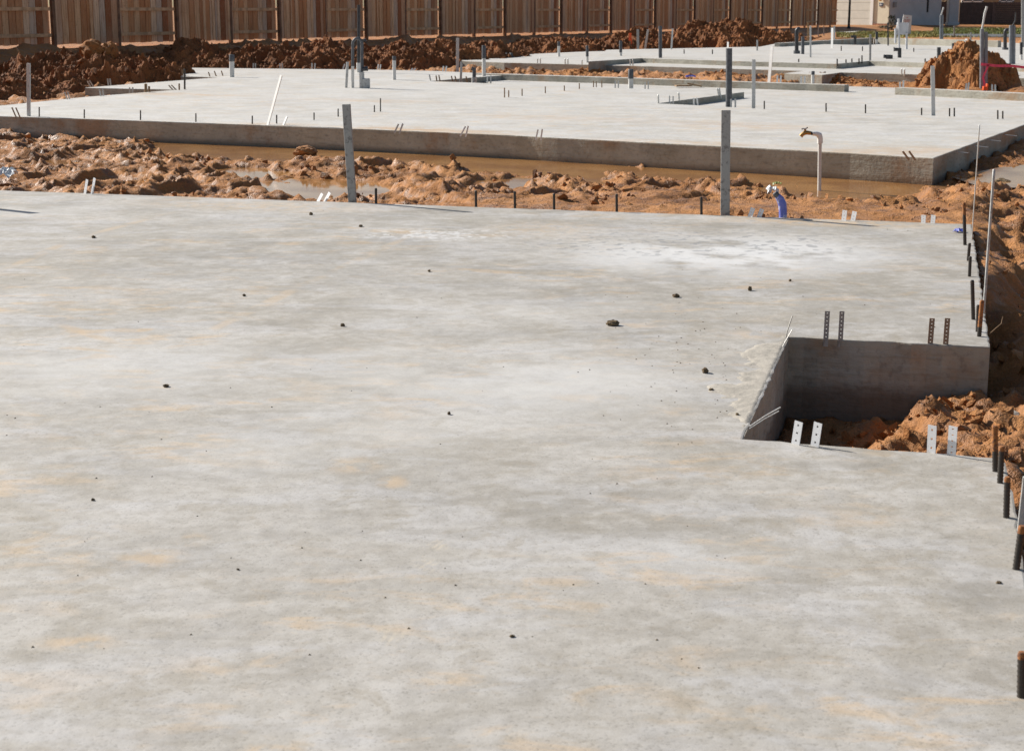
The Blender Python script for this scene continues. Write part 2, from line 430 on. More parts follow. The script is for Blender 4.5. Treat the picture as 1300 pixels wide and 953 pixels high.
def grid_mesh(name, X, Y, Z, mat, parent=None, keep=None):
    h, w = X.shape
    idx = np.arange(h * w).reshape(h, w)
    q = np.stack([idx[:-1, :-1], idx[:-1, 1:], idx[1:, 1:], idx[1:, :-1]], -1).reshape(-1, 4)
    if keep is not None: q = q[keep[:-1, :-1].reshape(-1)]
    me = bpy.data.meshes.new(name)
    me.vertices.add(h * w); me.loops.add(q.size); me.polygons.add(len(q))
    me.vertices.foreach_set('co', np.stack([X, Y, Z], -1).reshape(-1).astype(np.float32))
    me.loops.foreach_set('vertex_index', q.reshape(-1).astype(np.int32))
    me.polygons.foreach_set('loop_start', np.arange(0, q.size, 4, dtype=np.int32))
    me.polygons.foreach_set('use_smooth', np.ones(len(q), bool))
    me.update(calc_edges=True)
    me.materials.append(mat)
    o = bpy.data.objects.new(name, me); COL.objects.link(o)
    if parent is not None: o.parent = parent
    return o

# ------------------------------------------------------------------ slabs
def prism(name, poly, z0, z1, parent, top, side, step=.12, jit=.004, bev=.010, seed=1, sub=None):
    rnd = random.Random(seed)
    pts = []
    n = len(poly)
    for i in range(n):
        a, b = Vector(poly[i]), Vector(poly[(i + 1) % n])
        L = (b - a).length; near = min(a.length, b.length) < 60
        k = max(1, min(120, int(L / step))) if near else 1
        nr = Vector((-(b - a).y, (b - a).x)).normalized()
        for j in range(k):
            p = a + (b - a) * (j / k)
            if j: p = p + nr * rnd.gauss(0, jit)
            pts.append(p)
    bm = bmesh.new()
    lo = [bm.verts.new((p.x, p.y, z1)) for p in pts]
    f = bm.faces.new(lo)
    bm.normal_update()
    if f.normal.z < 0: f.normal_flip()
    r = bmesh.ops.extrude_face_region(bm, geom=[f])
    up = [v for v in r['geom'] if isinstance(v, bmesh.types.BMVert)]
    topf = [g for g in r['geom'] if isinstance(g, bmesh.types.BMFace)][0]
    for v in lo: v.co.z = z0
    bm.normal_update()
    if topf.normal.z < 0: topf.normal_flip()
    ed = list(topf.edges)
    if bev: bmesh.ops.bevel(bm, geom=ed, offset=bev, segments=2, affect='EDGES', profile=.6)
    bmesh.ops.recalc_face_normals(bm, faces=bm.faces[:])
    for f in bm.faces: f.material_index = 0 if f.normal.z > .35 else 1
    me = bpy.data.meshes.new(name); bm.to_mesh(me); bm.free()
    me.materials.append(top); me.materials.append(side)
    o = bpy.data.objects.new(name, me); COL.objects.link(o)
    if parent is not None: o.parent = parent
    return o

ZW = -.298     # water level between the slabs
# near slab
C1 = at(1233.7, 284.6); fe = (at(0, 241.5) - C1).normalized()
E1 = at(1300, 720); ed = (E1 - C1).normalized()
NB1, NB2 = at(1257, 440), at(1001.7, 427.5)
NF1, NF2 = at(943, 556.6), at(1262, 580.5)
NEAR = [tuple((C1 + fe * 26).xy), tuple(C1.xy), tuple(NB1.xy), tuple(NB2.xy), tuple(NF1.xy), tuple(NF2.xy), tuple(at(1277, 587).xy),
        tuple(at(1289, 640).xy), tuple(E1.xy), tuple((E1 + ed * 6).xy), tuple((E1 + ed * 6 + fe * 26).xy)]
def foundation(label):
    return empty('house_foundation', (0, 0, 0), label, 'concrete foundation', 'poured house foundations')
near = foundation('large grey foundation slab in the foreground with a rectangular notch at its right edge')
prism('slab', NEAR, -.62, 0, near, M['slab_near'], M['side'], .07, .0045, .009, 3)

# middle slab
MIDF = [(0, 147.4), (165, 152.8), (330, 158.7), (490, 165), (650, 171.8), (810, 180.3), (970, 188.5), (1080, 194.4), (1185.1, 200.7)]
a0 = at(0, 147.4); a1 = at(165, 152.8)
C2 = at(1185.1, 200.7); B2 = (at(1300, 158.7) - C2).normalized()
GAR = [(835, 131.3), (887.7, 134), (970, 138.5), (1185, 147), (1300, 152.2)]      # front edge of the sunken garage floor
gr = at(1300, 152.2); g0 = at(1185, 147); t_ = (gr - g0).normalized()
def meet(p, d, q, e):
    k = d.x * e.y - d.y * e.x; s = ((q.x - p.x) * e.y - (q.y - p.y) * e.x) / k
    return p + d * s
MR = meet(C2, B2, g0, t_)
bl = at(0, 134.2); bl2 = at(107.6, 123.3); bdir = (bl2 - bl).normalized()
mid_fl = meet(a0, (a0 - a1).normalized(), bl, -bdir)
MAIN = [tuple(mid_fl.xy)] + xy(MIDF) + [tuple(MR.xy)] + xy(GAR[::-1]) + xy([(944.8, 117), (800, 112.5), (650, 107), (546, 103.2), (600, 98.6), (650, 95.0), (559, 90.5), (498, 89), (220, 86), (146.5, 94.5), (278, 98.3), (107.6, 111.5), (225, 114.0), (107.6, 123.3), (0, 134.2)]) 
midr = foundation('pale middle foundation slab behind the muddy strip with a sunken garage floor')
prism('slab', MAIN, -.6, 0, midr, M['slab_pale'], M['side'], .22, .0035, .014, 5)
cr0, cr1 = at(560, 92.0), at(1300, 117.5)
FLOOR = xy(GAR) + [tuple((MR + t_ * .0).xy)] + [tuple((MR + B2 * 14).xy)] + xy([(1300, 119.5), (1136, 111.5), (1072, 109.5), (780, 99.5), (655, 94.0), (545, 92.5)], -.11)
prism('garage_floor', FLOOR, -.6, -.11, midr, M['slab_pale'], M['side'], .6, .0, .004, 6)
def strip(name, px, z0, z1, depth, parent, seed, ends=True):
    """long kerb whose front top edge runs through px (seen at height z1)"""
    f = [at(x, y, z1) for x, y in px]
    d = (f[-1] - f[0]).normalized(); nrm = Vector((-d.y, d.x, 0))
    if nrm.y < 0: nrm = -nrm
    poly = [tuple(p.xy) for p in f] + [tuple((p + nrm * depth).xy) for p in f[::-1]]
    return prism(name, poly, z0, z1, parent, M['slab_pale'], M['side'], .2, .004, .010, seed)
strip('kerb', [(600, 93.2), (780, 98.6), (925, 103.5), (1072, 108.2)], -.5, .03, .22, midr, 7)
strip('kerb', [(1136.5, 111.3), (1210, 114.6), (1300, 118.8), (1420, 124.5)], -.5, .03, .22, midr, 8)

# far slab
farr = foundation('pale far foundation slab behind the second one with raised floor and kerbed rim')
FFR = [(558.7, 76.6), (640, 79.6), (800, 83.6), (970, 88.6), (1021, 90.2)]
FF2 = [(1069, 92), (1180, 95), (1320, 100)]
p = at(1021, 90.2); bd = Vector((B2.x, B2.y, 0)).normalized()
FARP = xy(FFR) + [tuple((p - bd * 1.6).xy), tuple((at(1069, 92) - bd * 1.7).xy)] + xy(FF2) + xy([(1420, 62), (1266, 53.5), (1109, 49.3), (991, 55.5), (970, 61.6), (745, 65.6), (640, 70.3)])
prism('slab', FARP, -.5, 0, farr, M['slab_pale'], M['side'], .6, .004, .012, 9)
RZ = .13
RAIS = [(747, 78.2), (815, 74.0), (940, 77.9), (1062, 81.2), (1104, 77.5), (1200, 80.8), (1320, 85.5)]
prism('raised_floor', xy(RAIS, RZ) + xy([(1400, 68), (1240, 60.5), (1030, 56), (985, 55.5), (965, 59.5), (770, 63.5)], RZ), -.3, RZ, farr, M['slab_pale'], M['side'], .8, .004, .010, 10)
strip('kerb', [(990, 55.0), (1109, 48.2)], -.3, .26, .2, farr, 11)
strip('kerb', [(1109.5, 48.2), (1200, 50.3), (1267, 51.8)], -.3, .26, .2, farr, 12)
sl = [(1000, 60.5), (1100, 62.8), (1200, 65.0), (1300, 67.2)]

# mortar smear beside the notch
U_, V_ = np.meshgrid(np.linspace(-.02, 1.02, 150), np.linspace(0, 1, 40))
e_ = NB2 - NF1
SX = NF1.x + e_.x * U_ - V_ * .30; SY = NF1.y + e_.y * U_ + V_ * .05
sn = fbm(SX * 5, SY * 5, 4, .6)
edge_w = .12 + .62 * np.clip(np.sin(np.clip(U_, 0, 1) * 3.14), 0, 1) + .35 * fbm(U_ * 5 + 3, U_ * 0 + 1.5, 3)
mk = sstep(0, .3, edge_w - V_ + .25 * sn) * sstep(0, .06, V_)
SZ = -.004 + mk * (.0060 + .0022 * sn + .0022 * clods(SX / .09, SY / .09) + .0010 * clods(SX / .03, SY / .03))
grid_mesh('mortar_smear', SX, SY, SZ, M['rough_mortar'], near)

# ------------------------------------------------------------------ ground
FA, FB = deep(68.7, 61.5, 42.3), deep(966.6, 36.8, 42.3 * (1 + .0502 * 22))
fdir3 = (FB - FA) / 22.0                       # one fence bay
fd = Vector((fdir3.x, fdir3.y)).normalized(); fn = Vector((fd.y, -fd.x))     # fn points to the camera side
PUD = [[(170, 176), (330, 182), (450, 190), (640, 199), (860, 213), (985, 221), (985, 226), (890, 224), (850, 225), (770, 220), (715, 228), (650, 224), (560, 214), (470, 210), (400, 209), (330, 206), (250, 201), (190, 194)],
       [(965, 219), (1080, 226), (1184, 232), (1188, 239), (1150, 247), (1120, 250), (1150, 262), (1085, 268), (1030, 262), (985, 247), (975, 232)],
       [(310, 250), (325, 239), (372, 230), (445, 231), (500, 239), (520, 250), (440, 256), (360, 254)],
       [(1266, 224), (1285, 219), (1320, 212), (1330, 222), (1300, 232), (1266, 232)],
       [(20, 212), (75, 206), (110, 210), (80, 216)], [(270, 220), (340, 216), (380, 220), (320, 225)],
       [(590, 235), (640, 231), (690, 236), (630, 240)], [(840, 261), (870, 256), (900, 262)]]
PUDZ = [ZW, ZW, ZW, -.235, ZW, ZW, ZW, ZW]
PUDW = [xy(p, z) for p, z in zip(PUD, PUDZ)]
def ground_z(x, y, detail=True):
    px_, py_ = x - FA.x, y - FA.y
    tt = (px_ * fd.x + py_ * fd.y) / fdir3.xy.length
    pp = px_ * fn.x + py_ * fn.y
    zf = FA.z + fdir3.z * np.clip(tt, -15, 40)
    pad = -.25 + .36 * np.maximum(sstep(76, 94, y), sstep(61, 71, y) * sstep(.165, .20, x / np.maximum(y, 1)))
    z = zf + (pad - zf) * sstep(.9, 3.4, pp)
    z = np.where(y > 160, np.minimum(z, .2), z)
    if detail:
        wx = x + .22 * perlin(x * 1.3, y * 1.3); wy = y + .22 * perlin(x * 1.3 + 31, y * 1.3 + 7)
        work = (1 - sstep(60, 78, y)) * (1 - sstep(30, 45, np.abs(x))) * sstep(.1, 1.2, pp)
        near_ = (1 - sstep(24, 30, y))
        c1 = clods(wx / .85, wy / 1.15); c2 = clods(wx / .34, wy / .46, 5.3); c3 = clods(wx / .13, wy / .15, 9.1)
        c4 = clods(wx / .065, wy / .075, 2.7)
        rid = (1 - 2.2 * np.abs(perlin(wx * .95 + 3, wy * .62))) * .055 + (1 - 2.4 * np.abs(perlin(wx * 2.3, wy * 1.7 + 9))) * .038 + (1 - 2.4 * np.abs(perlin(wx * 5.1 + 8, wy * 4.3))) * .017
        patchy = sstep(-.35, .35, perlin(x * .7 + 9, y * .9 + 2))
        lo_ = .022 * (c1 - .42) + .035 * patchy * (c2 - .3) + .05 * fbm(x * .5, y * .5, 3)
        rg = .5 * ridged(wx * .8, wy * .7, 5, .52) + .6 * ridged(wx * 1.9 + 3, wy * 1.6, 5, .58)
        l = lo_ + .095 * (rg - .68) + (.012 + .045 * patchy) * (c3 - .35) + .024 * patchy * c4 + .02 * (ridged(wx * 3.3 + 5, wy * 2.9, 4) - .6)
        th = -.035 + .02 * perlin(x * .6 + 4, y * .6)
        l = np.where(l < th, th + (l - th) * .22, l) + .010 * fbm(x * 8, y * 8, 4, .6)
        z = z + work * (near_ * l + (1 - near_) * (.10 * fbm(x * .45, y * .45, 4) + .12 * ridged(x * .9, y * .9, 4) - .08 + .07 * clods(x / .42, y / .42, 2.2) + .03 * fbm(x * 4, y * 4, 3)))
        mx, my = at(0, 147.4).xy; ux, uy = (at(1185.1, 200.7) - at(0, 147.4)).xy.normalized()
        foot = (x - mx) * uy - (y - my) * ux                # metres in front of the middle slab
        z = z - .026 * near_ * (1 - sstep(.3, 2.6, foot)) * (1 - sstep(C2.x - .4, C2.x + .3, x)) + .03 * near_ * sstep(2.5, 5, foot) * (1 - sstep(5, 9, foot))
        # churned bank right of the near slab, trench beside the notch
        ex, ey = C1.x, C1.y
        s_e = (x - ex) * ed.y - (y - ey) * ed.x            # distance right of the right edge
        rb = sstep(-.3, .05, s_e) * (1 - sstep(17, 24, y)) * (1 - sstep(3.5, 7, s_e))
        prof = -.06 * (y > 1e9) + (.21 * sstep(8.9, 9.6, y) * (1 - sstep(13.2, 15.5, y)) - .16 * sstep(7.35, 7.8, y) * (1 - sstep(8.7, 9.4, y)) + .07 * (1 - sstep(6.9, 7.4, y)))
        z = z + rb * prof
        z = np.where((y < 24) & (z > -.07), -.07 + (z + .07) * .35, z)
        # floor of the notch: low and dark at the left, earth heaped to the right
        nx0, ny0 = NF1.x, NF1.y
        ax = Vector((NF2.x - NF1.x, NF2.y - NF1.y)); aw = ax.length; ax /= aw
        u = ((x - nx0) * ax.x + (y - ny0) * ax.y - (y - ny0) * .26) / aw
        nm = inside(NOTCH, x, y)
        nv = np.clip((y - ny0) / 1.85, 0, 1.2)
        hx, hy = at(1108, 520, -.24).xy
        nz = .10 * np.exp(-((x - hx) ** 2 + (y - hy) ** 2) / .045) - .40 + .17 * sstep(.10, .34, u + .14 * fbm(x * 2.2, y * 2.2, 3)) + .03 * sstep(.65, 1.0, u) * (1 - nv) - .07 * nv + .035 * (c2 - .3) + .055 * c3 + .03 * c4 + .035 * (ridged(x * 3.1, y * 3.1, 4) - .6) + .014 * fbm(x * 14, y * 14, 4, .6)
        z = np.where(nm, nz, z)
        # puddles
        for pw, pz in zip(PUDW, PUDZ):
            bx = [p[0] for p in pw]; by = [p[1] for p in pw]
            sel = (x > min(bx) - 1) & (x < max(bx) + 1) & (y > min(by) - 1) & (y < max(by) + 1)
            if not sel.any(): continue
            xs, ys = x[sel], y[sel]
            sd = np.where(inside(pw, xs, ys), -1, 1) * edge_dist(pw, xs, ys) + .42 * fbm(xs * 1.5, ys * 1.7, 4)
            w = 1 - sstep(-.25, .45, sd)
            zs = z[sel]; z[sel] = zs + (pz - .07 + .25 * (zs + .25) - zs) * w
    return z
NOTCH = [tuple((NB2 + Vector((-.0, .0, 0))).xy), tuple((NB1 + Vector((.15, 0, 0))).xy), tuple((NF2 + Vector((.12, -.05, 0))).xy), tuple(NF1.xy)]

def axis(segs):
    r = []
    for a, b, st in segs: r += list(np.arange(a, b - 1e-6, st))
    r.append(segs[-1][1]); return np.array(r)
gx = axis([(-4000, -600, 850), (-600, -100, 125), (-100, -30, 10), (-30, -9, .22), (-9, 8.6, .032), (8.6, 42, .22), (42, 120, 13), (120, 600, 120), (600, 4000, 850)])
gy = axis([(-600, -40, 140), (-40, 4, 4), (4, 5.2, .1), (5.2, 10, .03), (10, 23.5, .036), (23.5, 50, .15), (50, 130, .5), (130, 400, 30), (400, 6000, 700)])
GXX, GYY = np.meshgrid(gx, gy)
GZ = ground_z(GXX, GYY)
under = np.zeros(GXX.shape, bool)
for poly in (NEAR, MAIN, FLOOR, FARP): under |= inside(poly, GXX, GYY)
lowz = np.where(GYY < 20, -.50, np.where(GYY < 55, -.45, -.09))
GZ = np.where(under, np.minimum(GZ, lowz), GZ)
keep = ~(inside(NEAR, GXX, GYY) & (edge_dist(NEAR, GXX, GYY) > .3))
g = grid_mesh('ground', GXX, GYY, GZ, M['mud'], keep=keep)
tag(g, kind='structure')
def gz(p):
    return float(ground_z(np.array([[p[0]]], float), np.array([[p[1]]], float))[0, 0])

for i, p in enumerate(PUD):
    w = [Vector(q) for q in PUDW[i]]; c = sum(w, Vector((0, 0))) / len(w)
    big = [q + (q - c).normalized() * .55 for q in w]
    if i == 0: big = [Vector(q) for q in xy([(120, 160), (560, 180), (1000, 212), (1010, 236), (860, 240), (640, 238), (440, 227), (120, 214)], ZW)]
    m = MB(); m.add([(q.x, q.y, PUDZ[i] + .002 * i) for q in big], [list(range(len(big)))])
    tag(m.build('puddle', M['water']), kind='structure')

# ------------------------------------------------------------------ dirt heaps
HEAPS = []
def heap(name, center, ax, hl, hw, h, label, cat, seed, mat, group=None, res=.05, lump=1.0, peak=1.0, sink=.25):
    """heap of dug earth: ax = direction of its long axis in the ground plane"""
    nu, nv = int(min(480, 2.3 * hl / res)), int(min(320, 2.3 * hw / res))
    U, V = np.meshgrid(np.linspace(-1.12, 1.12, nu), np.linspace(-1.12, 1.12, nv))
    a = Vector(ax).normalized(); b = Vector((-a.y, a.x))
    x, y = U * hl, V * hw
    s = seed * 13.7
    wob = .30 * fbm(x * .9 / min(1, hw) + s, y * .9 / min(1, hw), 3)
    r = np.sqrt(U * U + V * V) * (1 + wob)
    base = np.clip(1 - r, 0, 1) ** peak
    ridge = h * base * (1 + .60 * fbm(x * .55 + s, y * .55, 3)) - (.10 if hl > 2.5 else 0) * sstep(0, .7, perlin(x * .7 + s * 2, y * .7))
    dx, dy = x + .15 * perlin(x * 2 + s, y * 2), y + .15 * perlin(x * 2, y * 2 + s)
    pt = sstep(-.4, .4, perlin(x * .8 + s, y * .8 - s))
    cl = .12 * clods(dx / .75, dy / .75, s) * pt + .11 * clods(dx / .36, dy / .36, s + 3) + .14 * clods(dx / .2, dy / .2, s + 5) + .10 * clods(dx / .115, dy / .115, s + 8) + .045 * clods(dx / .062, dy / .062, s + 1) + .16 * (ridged(dx * 1.1 + s, dy * 1.1, 5, .6) - .5) + .03 * fbm(x * 9, y * 9, 4, .6)
    z = ridge + lump * cl * sstep(0, .35, base) * min(1.0, h / .6) - sink * sstep(.9, 1.12, np.maximum(np.abs(U), np.abs(V))) - .10
    X = a.x * x + b.x * y; Y = a.y * x + b.y * y
    o = grid_mesh(name, X, Y, z, mat)
    o.data.polygons.foreach_set('use_smooth', np.zeros(len(o.data.polygons), bool))
    HEAPS.append((np.array(center[:]), X[base > .06], Y[base > .06], z[base > .06], 'berm' if mat is M['berm'] else 'dirt'))
    o.location = center
    return tag(o, label, cat, group)
Gd = 'heaps of dug earth'
def ground_pt(px, py, z=-.25): return at(px, py, z)
fa = (fd.x, fd.y)
HE = [((95, 36.3), 3.4, 2.0, .58, 'tallest heap of dark dug clods against the fence at the far left', 1, .95, .8),
      ((5, 32.8), 3.2, 1.6, .32, 'low clod heap beside the pale stake at the left edge', 2, .9, 1.0),
      ((225, 43.6), 5.0, 2.0, .66, 'long brown dirt ridge behind the stepped left corner of the middle slab', 3, .75, .9),
      ((385, 46.0), 6.0, 2.4, .62, 'broad brown dirt ridge behind the black plumbing pipes', 4, .8, .9),
      ((545, 49.5), 6.5, 2.6, .62, 'dark dirt ridge behind the pale post near the far slab corner', 5, .8, .9),
      ((690, 59.5), 7.0, 2.3, .52, 'low dirt ridge by the fence behind the far slab stubs', 6, .8, .9),
      ((822, 65), 6.0, 2.4, .62, 'dirt ridge behind the leaning tan stakes', 7, .8, .9),
      ((915, 69), 7.5, 2.9, .92, 'tall humped dirt ridge in front of the right half of the fence', 8, .8, .75),
      ((985, 75), 7.0, 2.0, .38, 'thin tail of the dirt ridge near the fence end', 9, .8, .9)]
for (pp, hl, hw, h, lab, sd, lp, pk) in HE:
    c = deep(pp[0], 60, pp[1]); c.z = -.2
    heap('dirt_heap', c, fa, hl, hw, h, lab, 'dirt heap', sd, M['berm'], Gd, .022 if sd < 3 else .03, lp, pk)
c = at(1229, 115, -.25)
heap('dirt_mound', c, (.95, .3), 1.28, 1.15, .90, 'steep orange dirt mound behind the grey conduits at the right', 'dirt mound', 21, M['dirt'], None, .024, .85, .80)
heap('dirt_heap', at(1045, 103, -.2), (.9, -.3), 1.5, .8, .20, 'small orange spill of earth between the two kerbs', 'dirt heap', 22, M['dirt'], Gd, .03, .5)
heap('dirt_heap', at(1120, 110, -.25), (.95, .1), 1.5, .7, .14, 'flat orange earth spill at the left foot of the mound', 'dirt heap', 23, M['dirt'], Gd, .03, .5)
heap('dirt_heap', at(720, 94, -.22), (.95, -.25), 3.2, .8, .20, 'low line of orange clods between middle kerb and far slab', 'dirt heap', 24, M['dirt'], Gd, .04, .5)
heap('dirt_heap', at(930, 99.5, -.22), (.95, -.25), 2.6, .7, .16, 'low clods behind the kerb under the blue scrap', 'dirt heap', 25, M['dirt'], Gd, .04, .5)

def chunks(name, pts, sizes, mat, label, cat, seed):
    """angular crumbs of earth of many sizes lying on a surface"""
    rr = np.random.RandomState(seed); V, Fc = [], []; o = 0
    tmpl = []
    for t in range(7):
        bm = bmesh.new()
        for q in range(9):
            d = Vector(rr.normal(size=3)).normalized(); bm.verts.new(d * rr.uniform(.7, 1.1))
        bmesh.ops.convex_hull(bm, input=bm.verts[:]); bm.verts.index_update()
        tmpl.append((np.array([v.co[:] for v in bm.verts]), [tuple(v.index for v in f.verts) for f in bm.faces])); bm.free()
    for p, sz in zip(pts, sizes):
        v, f = tmpl[rr.randint(7)]
        q = np.array(Quaternion(rr.normal(size=4).tolist()).normalized().to_matrix())
        V.append((v * (sz * rr.uniform(.6, 1.2, 3) * .5)) @ q.T + np.array(p) + np.array([0, 0, sz * .12])); Fc += [tuple(a + o for a in g_) for g_ in f]; o += len(v)
    me = bpy.data.meshes.new(name); me.from_pydata(np.concatenate(V).tolist(), [], Fc); me.materials.append(mat)
    ob = bpy.data.objects.new(name, me); COL.objects.link(ob)
    return tag(ob, label, cat, kind='stuff')
_rs = np.random.RandomState(3)
def power(n, lo, hi): return lo * (hi / lo) ** (_rs.rand(n) ** 2.2)
for key, lab in (('berm', 'loose dark crumbs of earth covering the fence side heaps'), ('dirt', 'loose orange crumbs of earth on the mound and spills')):
    pp, ss = [], []
    for c_, X_, Y_, Z_, kk in HEAPS:
        if kk != key: continue
        n_ = 420 if key == 'dirt' else 330
        ii = _rs.randint(0, len(X_), n_)
        pp += list(np.stack([X_[ii], Y_[ii], Z_[ii]], 1) + c_); ss += list(power(n_, .04, .24 if key == 'berm' else .17))
    chunks('earth_crumbs', pp, ss, M[key], lab, 'earth crumbs', 5)
X_ = _rs.uniform(-8, 8, 22000); Y_ = _rs.uniform(6.0, 23, 22000)
ok = (np.abs(X_) < Y_ * .36) & ~inside(NEAR, X_, Y_) & ~inside(MAIN, X_, Y_) & (perlin(X_ * .8, Y_ * .8) > -.1 + .3 * (Y_ > 11))
X_, Y_ = X_[ok][:5200], Y_[ok][:5200]
Z_ = ground_z(X_[None], Y_[None])[0]
sel = Z_ > -.30
chunks('earth_crumbs', np.stack([X_, Y_, Z_], 1)[sel], power(sel.sum(), .014, .13), M['mud'], 'small broken crumbs scattered over the churned mud', 'earth crumbs', 9)
n_ = 420
U_ = _rs.rand(n_); V_ = _rs.rand(n_)
P_ = np.array([list((NF1.lerp(NF2, .25 + .85 * u)).lerp(NB2.lerp(NB1, .25 + .80 * u), .04 + .92 * v)) for u, v in zip(U_, V_)])
P_[:, 2] = ground_z(P_[None, :, 0], P_[None, :, 1])[0]
chunks('earth_crumbs', P_, power(n_, .012, .085), M['dirt'], 'broken orange soil crumbs filling the notch', 'earth crumbs', 10)

def rock(name, p, size, mat, label, cat, group=None, seed=1, flat=.7):
    rnd = random.Random(seed)
    bm = bmesh.new(); bmesh.ops.create_icosphere(bm, subdivisions=3, radius=1)
    pts = np.array([v.co[:] for v in bm.verts])
    o1, o2 = rnd.random() * 90, rnd.random() * 90
    n = fbm(pts[:, 0] * 1.1 + o1 + pts[:, 2], pts[:, 1] * 1.1 + o2 - pts[:, 2], 3, .6)
    n = n + .5 * fbm(pts[:, 0] * 4.1 + o2, pts[:, 1] * 4.1 + pts[:, 2] * 3.3 + o1, 2, .6)
    for v, k in zip(bm.verts, n):
        v.co *= (1 + .30 * max(-1, min(1, k)))
        v.co.x *= size[0] / 2; v.co.y *= size[1] / 2; v.co.z *= size[2] / 2
        v.co.z += size[2] * .36
    me = bpy.data.meshes.new(name); bm.to_mesh(me); bm.free()
    me.materials.append(mat)
    me.polygons.foreach_set('use_smooth', [False] * len(me.polygons))
    o = bpy.data.objects.new(name, me); COL.objects.link(o); o.location = p
    o.rotation_euler = (0, 0, rnd.random() * 6)
    return tag(o, label, cat, group)
def px_rock(px, py, w, h, mat, label, cat, z=0.0, group=None, seed=1):
    p = at(px, py, z); k = m_per_px(p) * .78
    return rock('dirt_clod', p, (w * k, w * k * .8, h * k * 1.1), mat, label, cat, group, seed)
GC = 'clods lying on the near slab'
for i, (x, y, w, h, lab) in enumerate([
        (778, 413, 20, 9, 'largest mud clod, long and flat, in the middle of the near slab'),
        (858, 377, 13, 6, 'crumbly mud clod behind the long flat clod on the near slab'),
        (895, 473, 12, 9, 'dark round mud clod left of the notch'),
        (903, 496, 9, 5, 'small pale clod just in front of the dark round clod'),
        (936, 528, 6, 6, 'tiny dark clod beside the left notch corner'),
        (952, 369, 7, 8, 'upright brown clod behind the notch on open slab'),
        (211, 491, 10, 5, 'flat black clod alone on the left of the near slab'),
        (395, 273, 6, 5, 'small clod near the far edge, right of the strap pair'),
        (119, 302, 7, 4, 'small brown clod on the far left of the near slab'),
        (118, 635, 6, 4, 'small dark clod in the left foreground of the slab'),
        (650, 808, 9, 4, 'small dark chip at the bottom middle of the slab'),
        (545, 345, 5, 4, 'tiny clod in front of the pale dashed patch left of centre'),
        (570, 526, 6, 5, 'tiny brown clod in the middle of the slab'),
        (435, 414, 8, 5, 'cluster clod left of centre on the slab'),
        (310, 376, 5, 4, 'tiny dark clod on the left half of the slab'),
        (1003, 357, 5, 4, 'tiny clod right of the upright brown clod'),
        (302, 723, 5, 3, 'tiny reddish clod in the lower left of the slab'),
        (1268, 740, 9, 4, 'dark chip beside the lowest rusty rod'),
        (458, 288, 7, 4, 'small clod near the far edge behind the pale dashes')]):
    px_rock(x, y, w, h, M['clod'], lab, 'clod', 0, GC, 40 + i)
m = MB(); rnd = random.Random(8)
for i in range(300):
    x, y = rnd.uniform(0, 1250), 250 + 600 * rnd.random() ** 1.4
    if rnd.random() < .45: x, y = rnd.gauss(900, 90), rnd.gauss(450, 60)
    if y < 300 or (x > 900 and y > 400): 
        if x > 925 and y > 420: continue
    p = at(x, y); s = rnd.uniform(.0016, .0055)
    m.add([p + Vector((s, 0, 0)), p + Vector((-s * .5, s * .9, 0)), p + Vector((-s * .6, -s * .8, 0)), p + Vector((rnd.uniform(-s, s) * .4, 0, s * .8))], [(0, 1, 3), (1, 2, 3), (2, 0, 3), (0, 2, 1)])
tag(m.build('crumbs', M['clod']), 'tiny scattered crumbs of mud over the near slab', 'crumbs', kind='stuff')
p = at(388, 198, ZW); k = m_per_px(p)
rock('dirt_clod', p, (.30, .2, .15), M['mud'], 'round brown clod standing in the long puddle against the middle slab', 'clod', None, 71)
p = at(1272, 222, -.16); p.z = gz(p) - .03
rock('rock', p, (.26, .2, .15), M['clod'], 'grey muddy rock beside the small puddle at the right edge', 'rock', None, 72)
p = at(1112, 548, -.22); p.z = gz(p) - .02
rock('rock', p, (.17, .13, .07), M['rough_mortar'], 'grey lump of spilled concrete on the notch floor', 'concrete lump', None, 73)
p = at(1105, 508, -.22); p.z = gz(p) - .01
rock('dirt_clod', p, (.10, .09, .07), M['dirt'], 'brown clod on top of the earth in the notch', 'clod', None, 75)
p = at(1178, 522, -.26); p.z = gz(p) - .01
rock('dirt_clod', p, (.075, .06, .05), M['dirt'], 'smooth tan clod against the notch back wall', 'clod', None, 76)
p = at(1281, 521, -.2); p.z = gz(p) - .02
rock('rock', p, (.20, .16, .09), M['rough_mortar'], 'grey concrete lump beside the notch at the right edge', 'concrete lump', None, 74)
p = deep(116, 73, 36.6)
rock('dirt_clod', p, (.50, .5, .48), M['dirt'], 'big round clod on top of the tallest dirt heap', 'clod', None, 77)
rock('dirt_clod', deep(141, 74, 36.8), (.30, .34, .42), M['dirt'], 'pointed clod right of the big round clod on the heap', 'clod', None, 78)

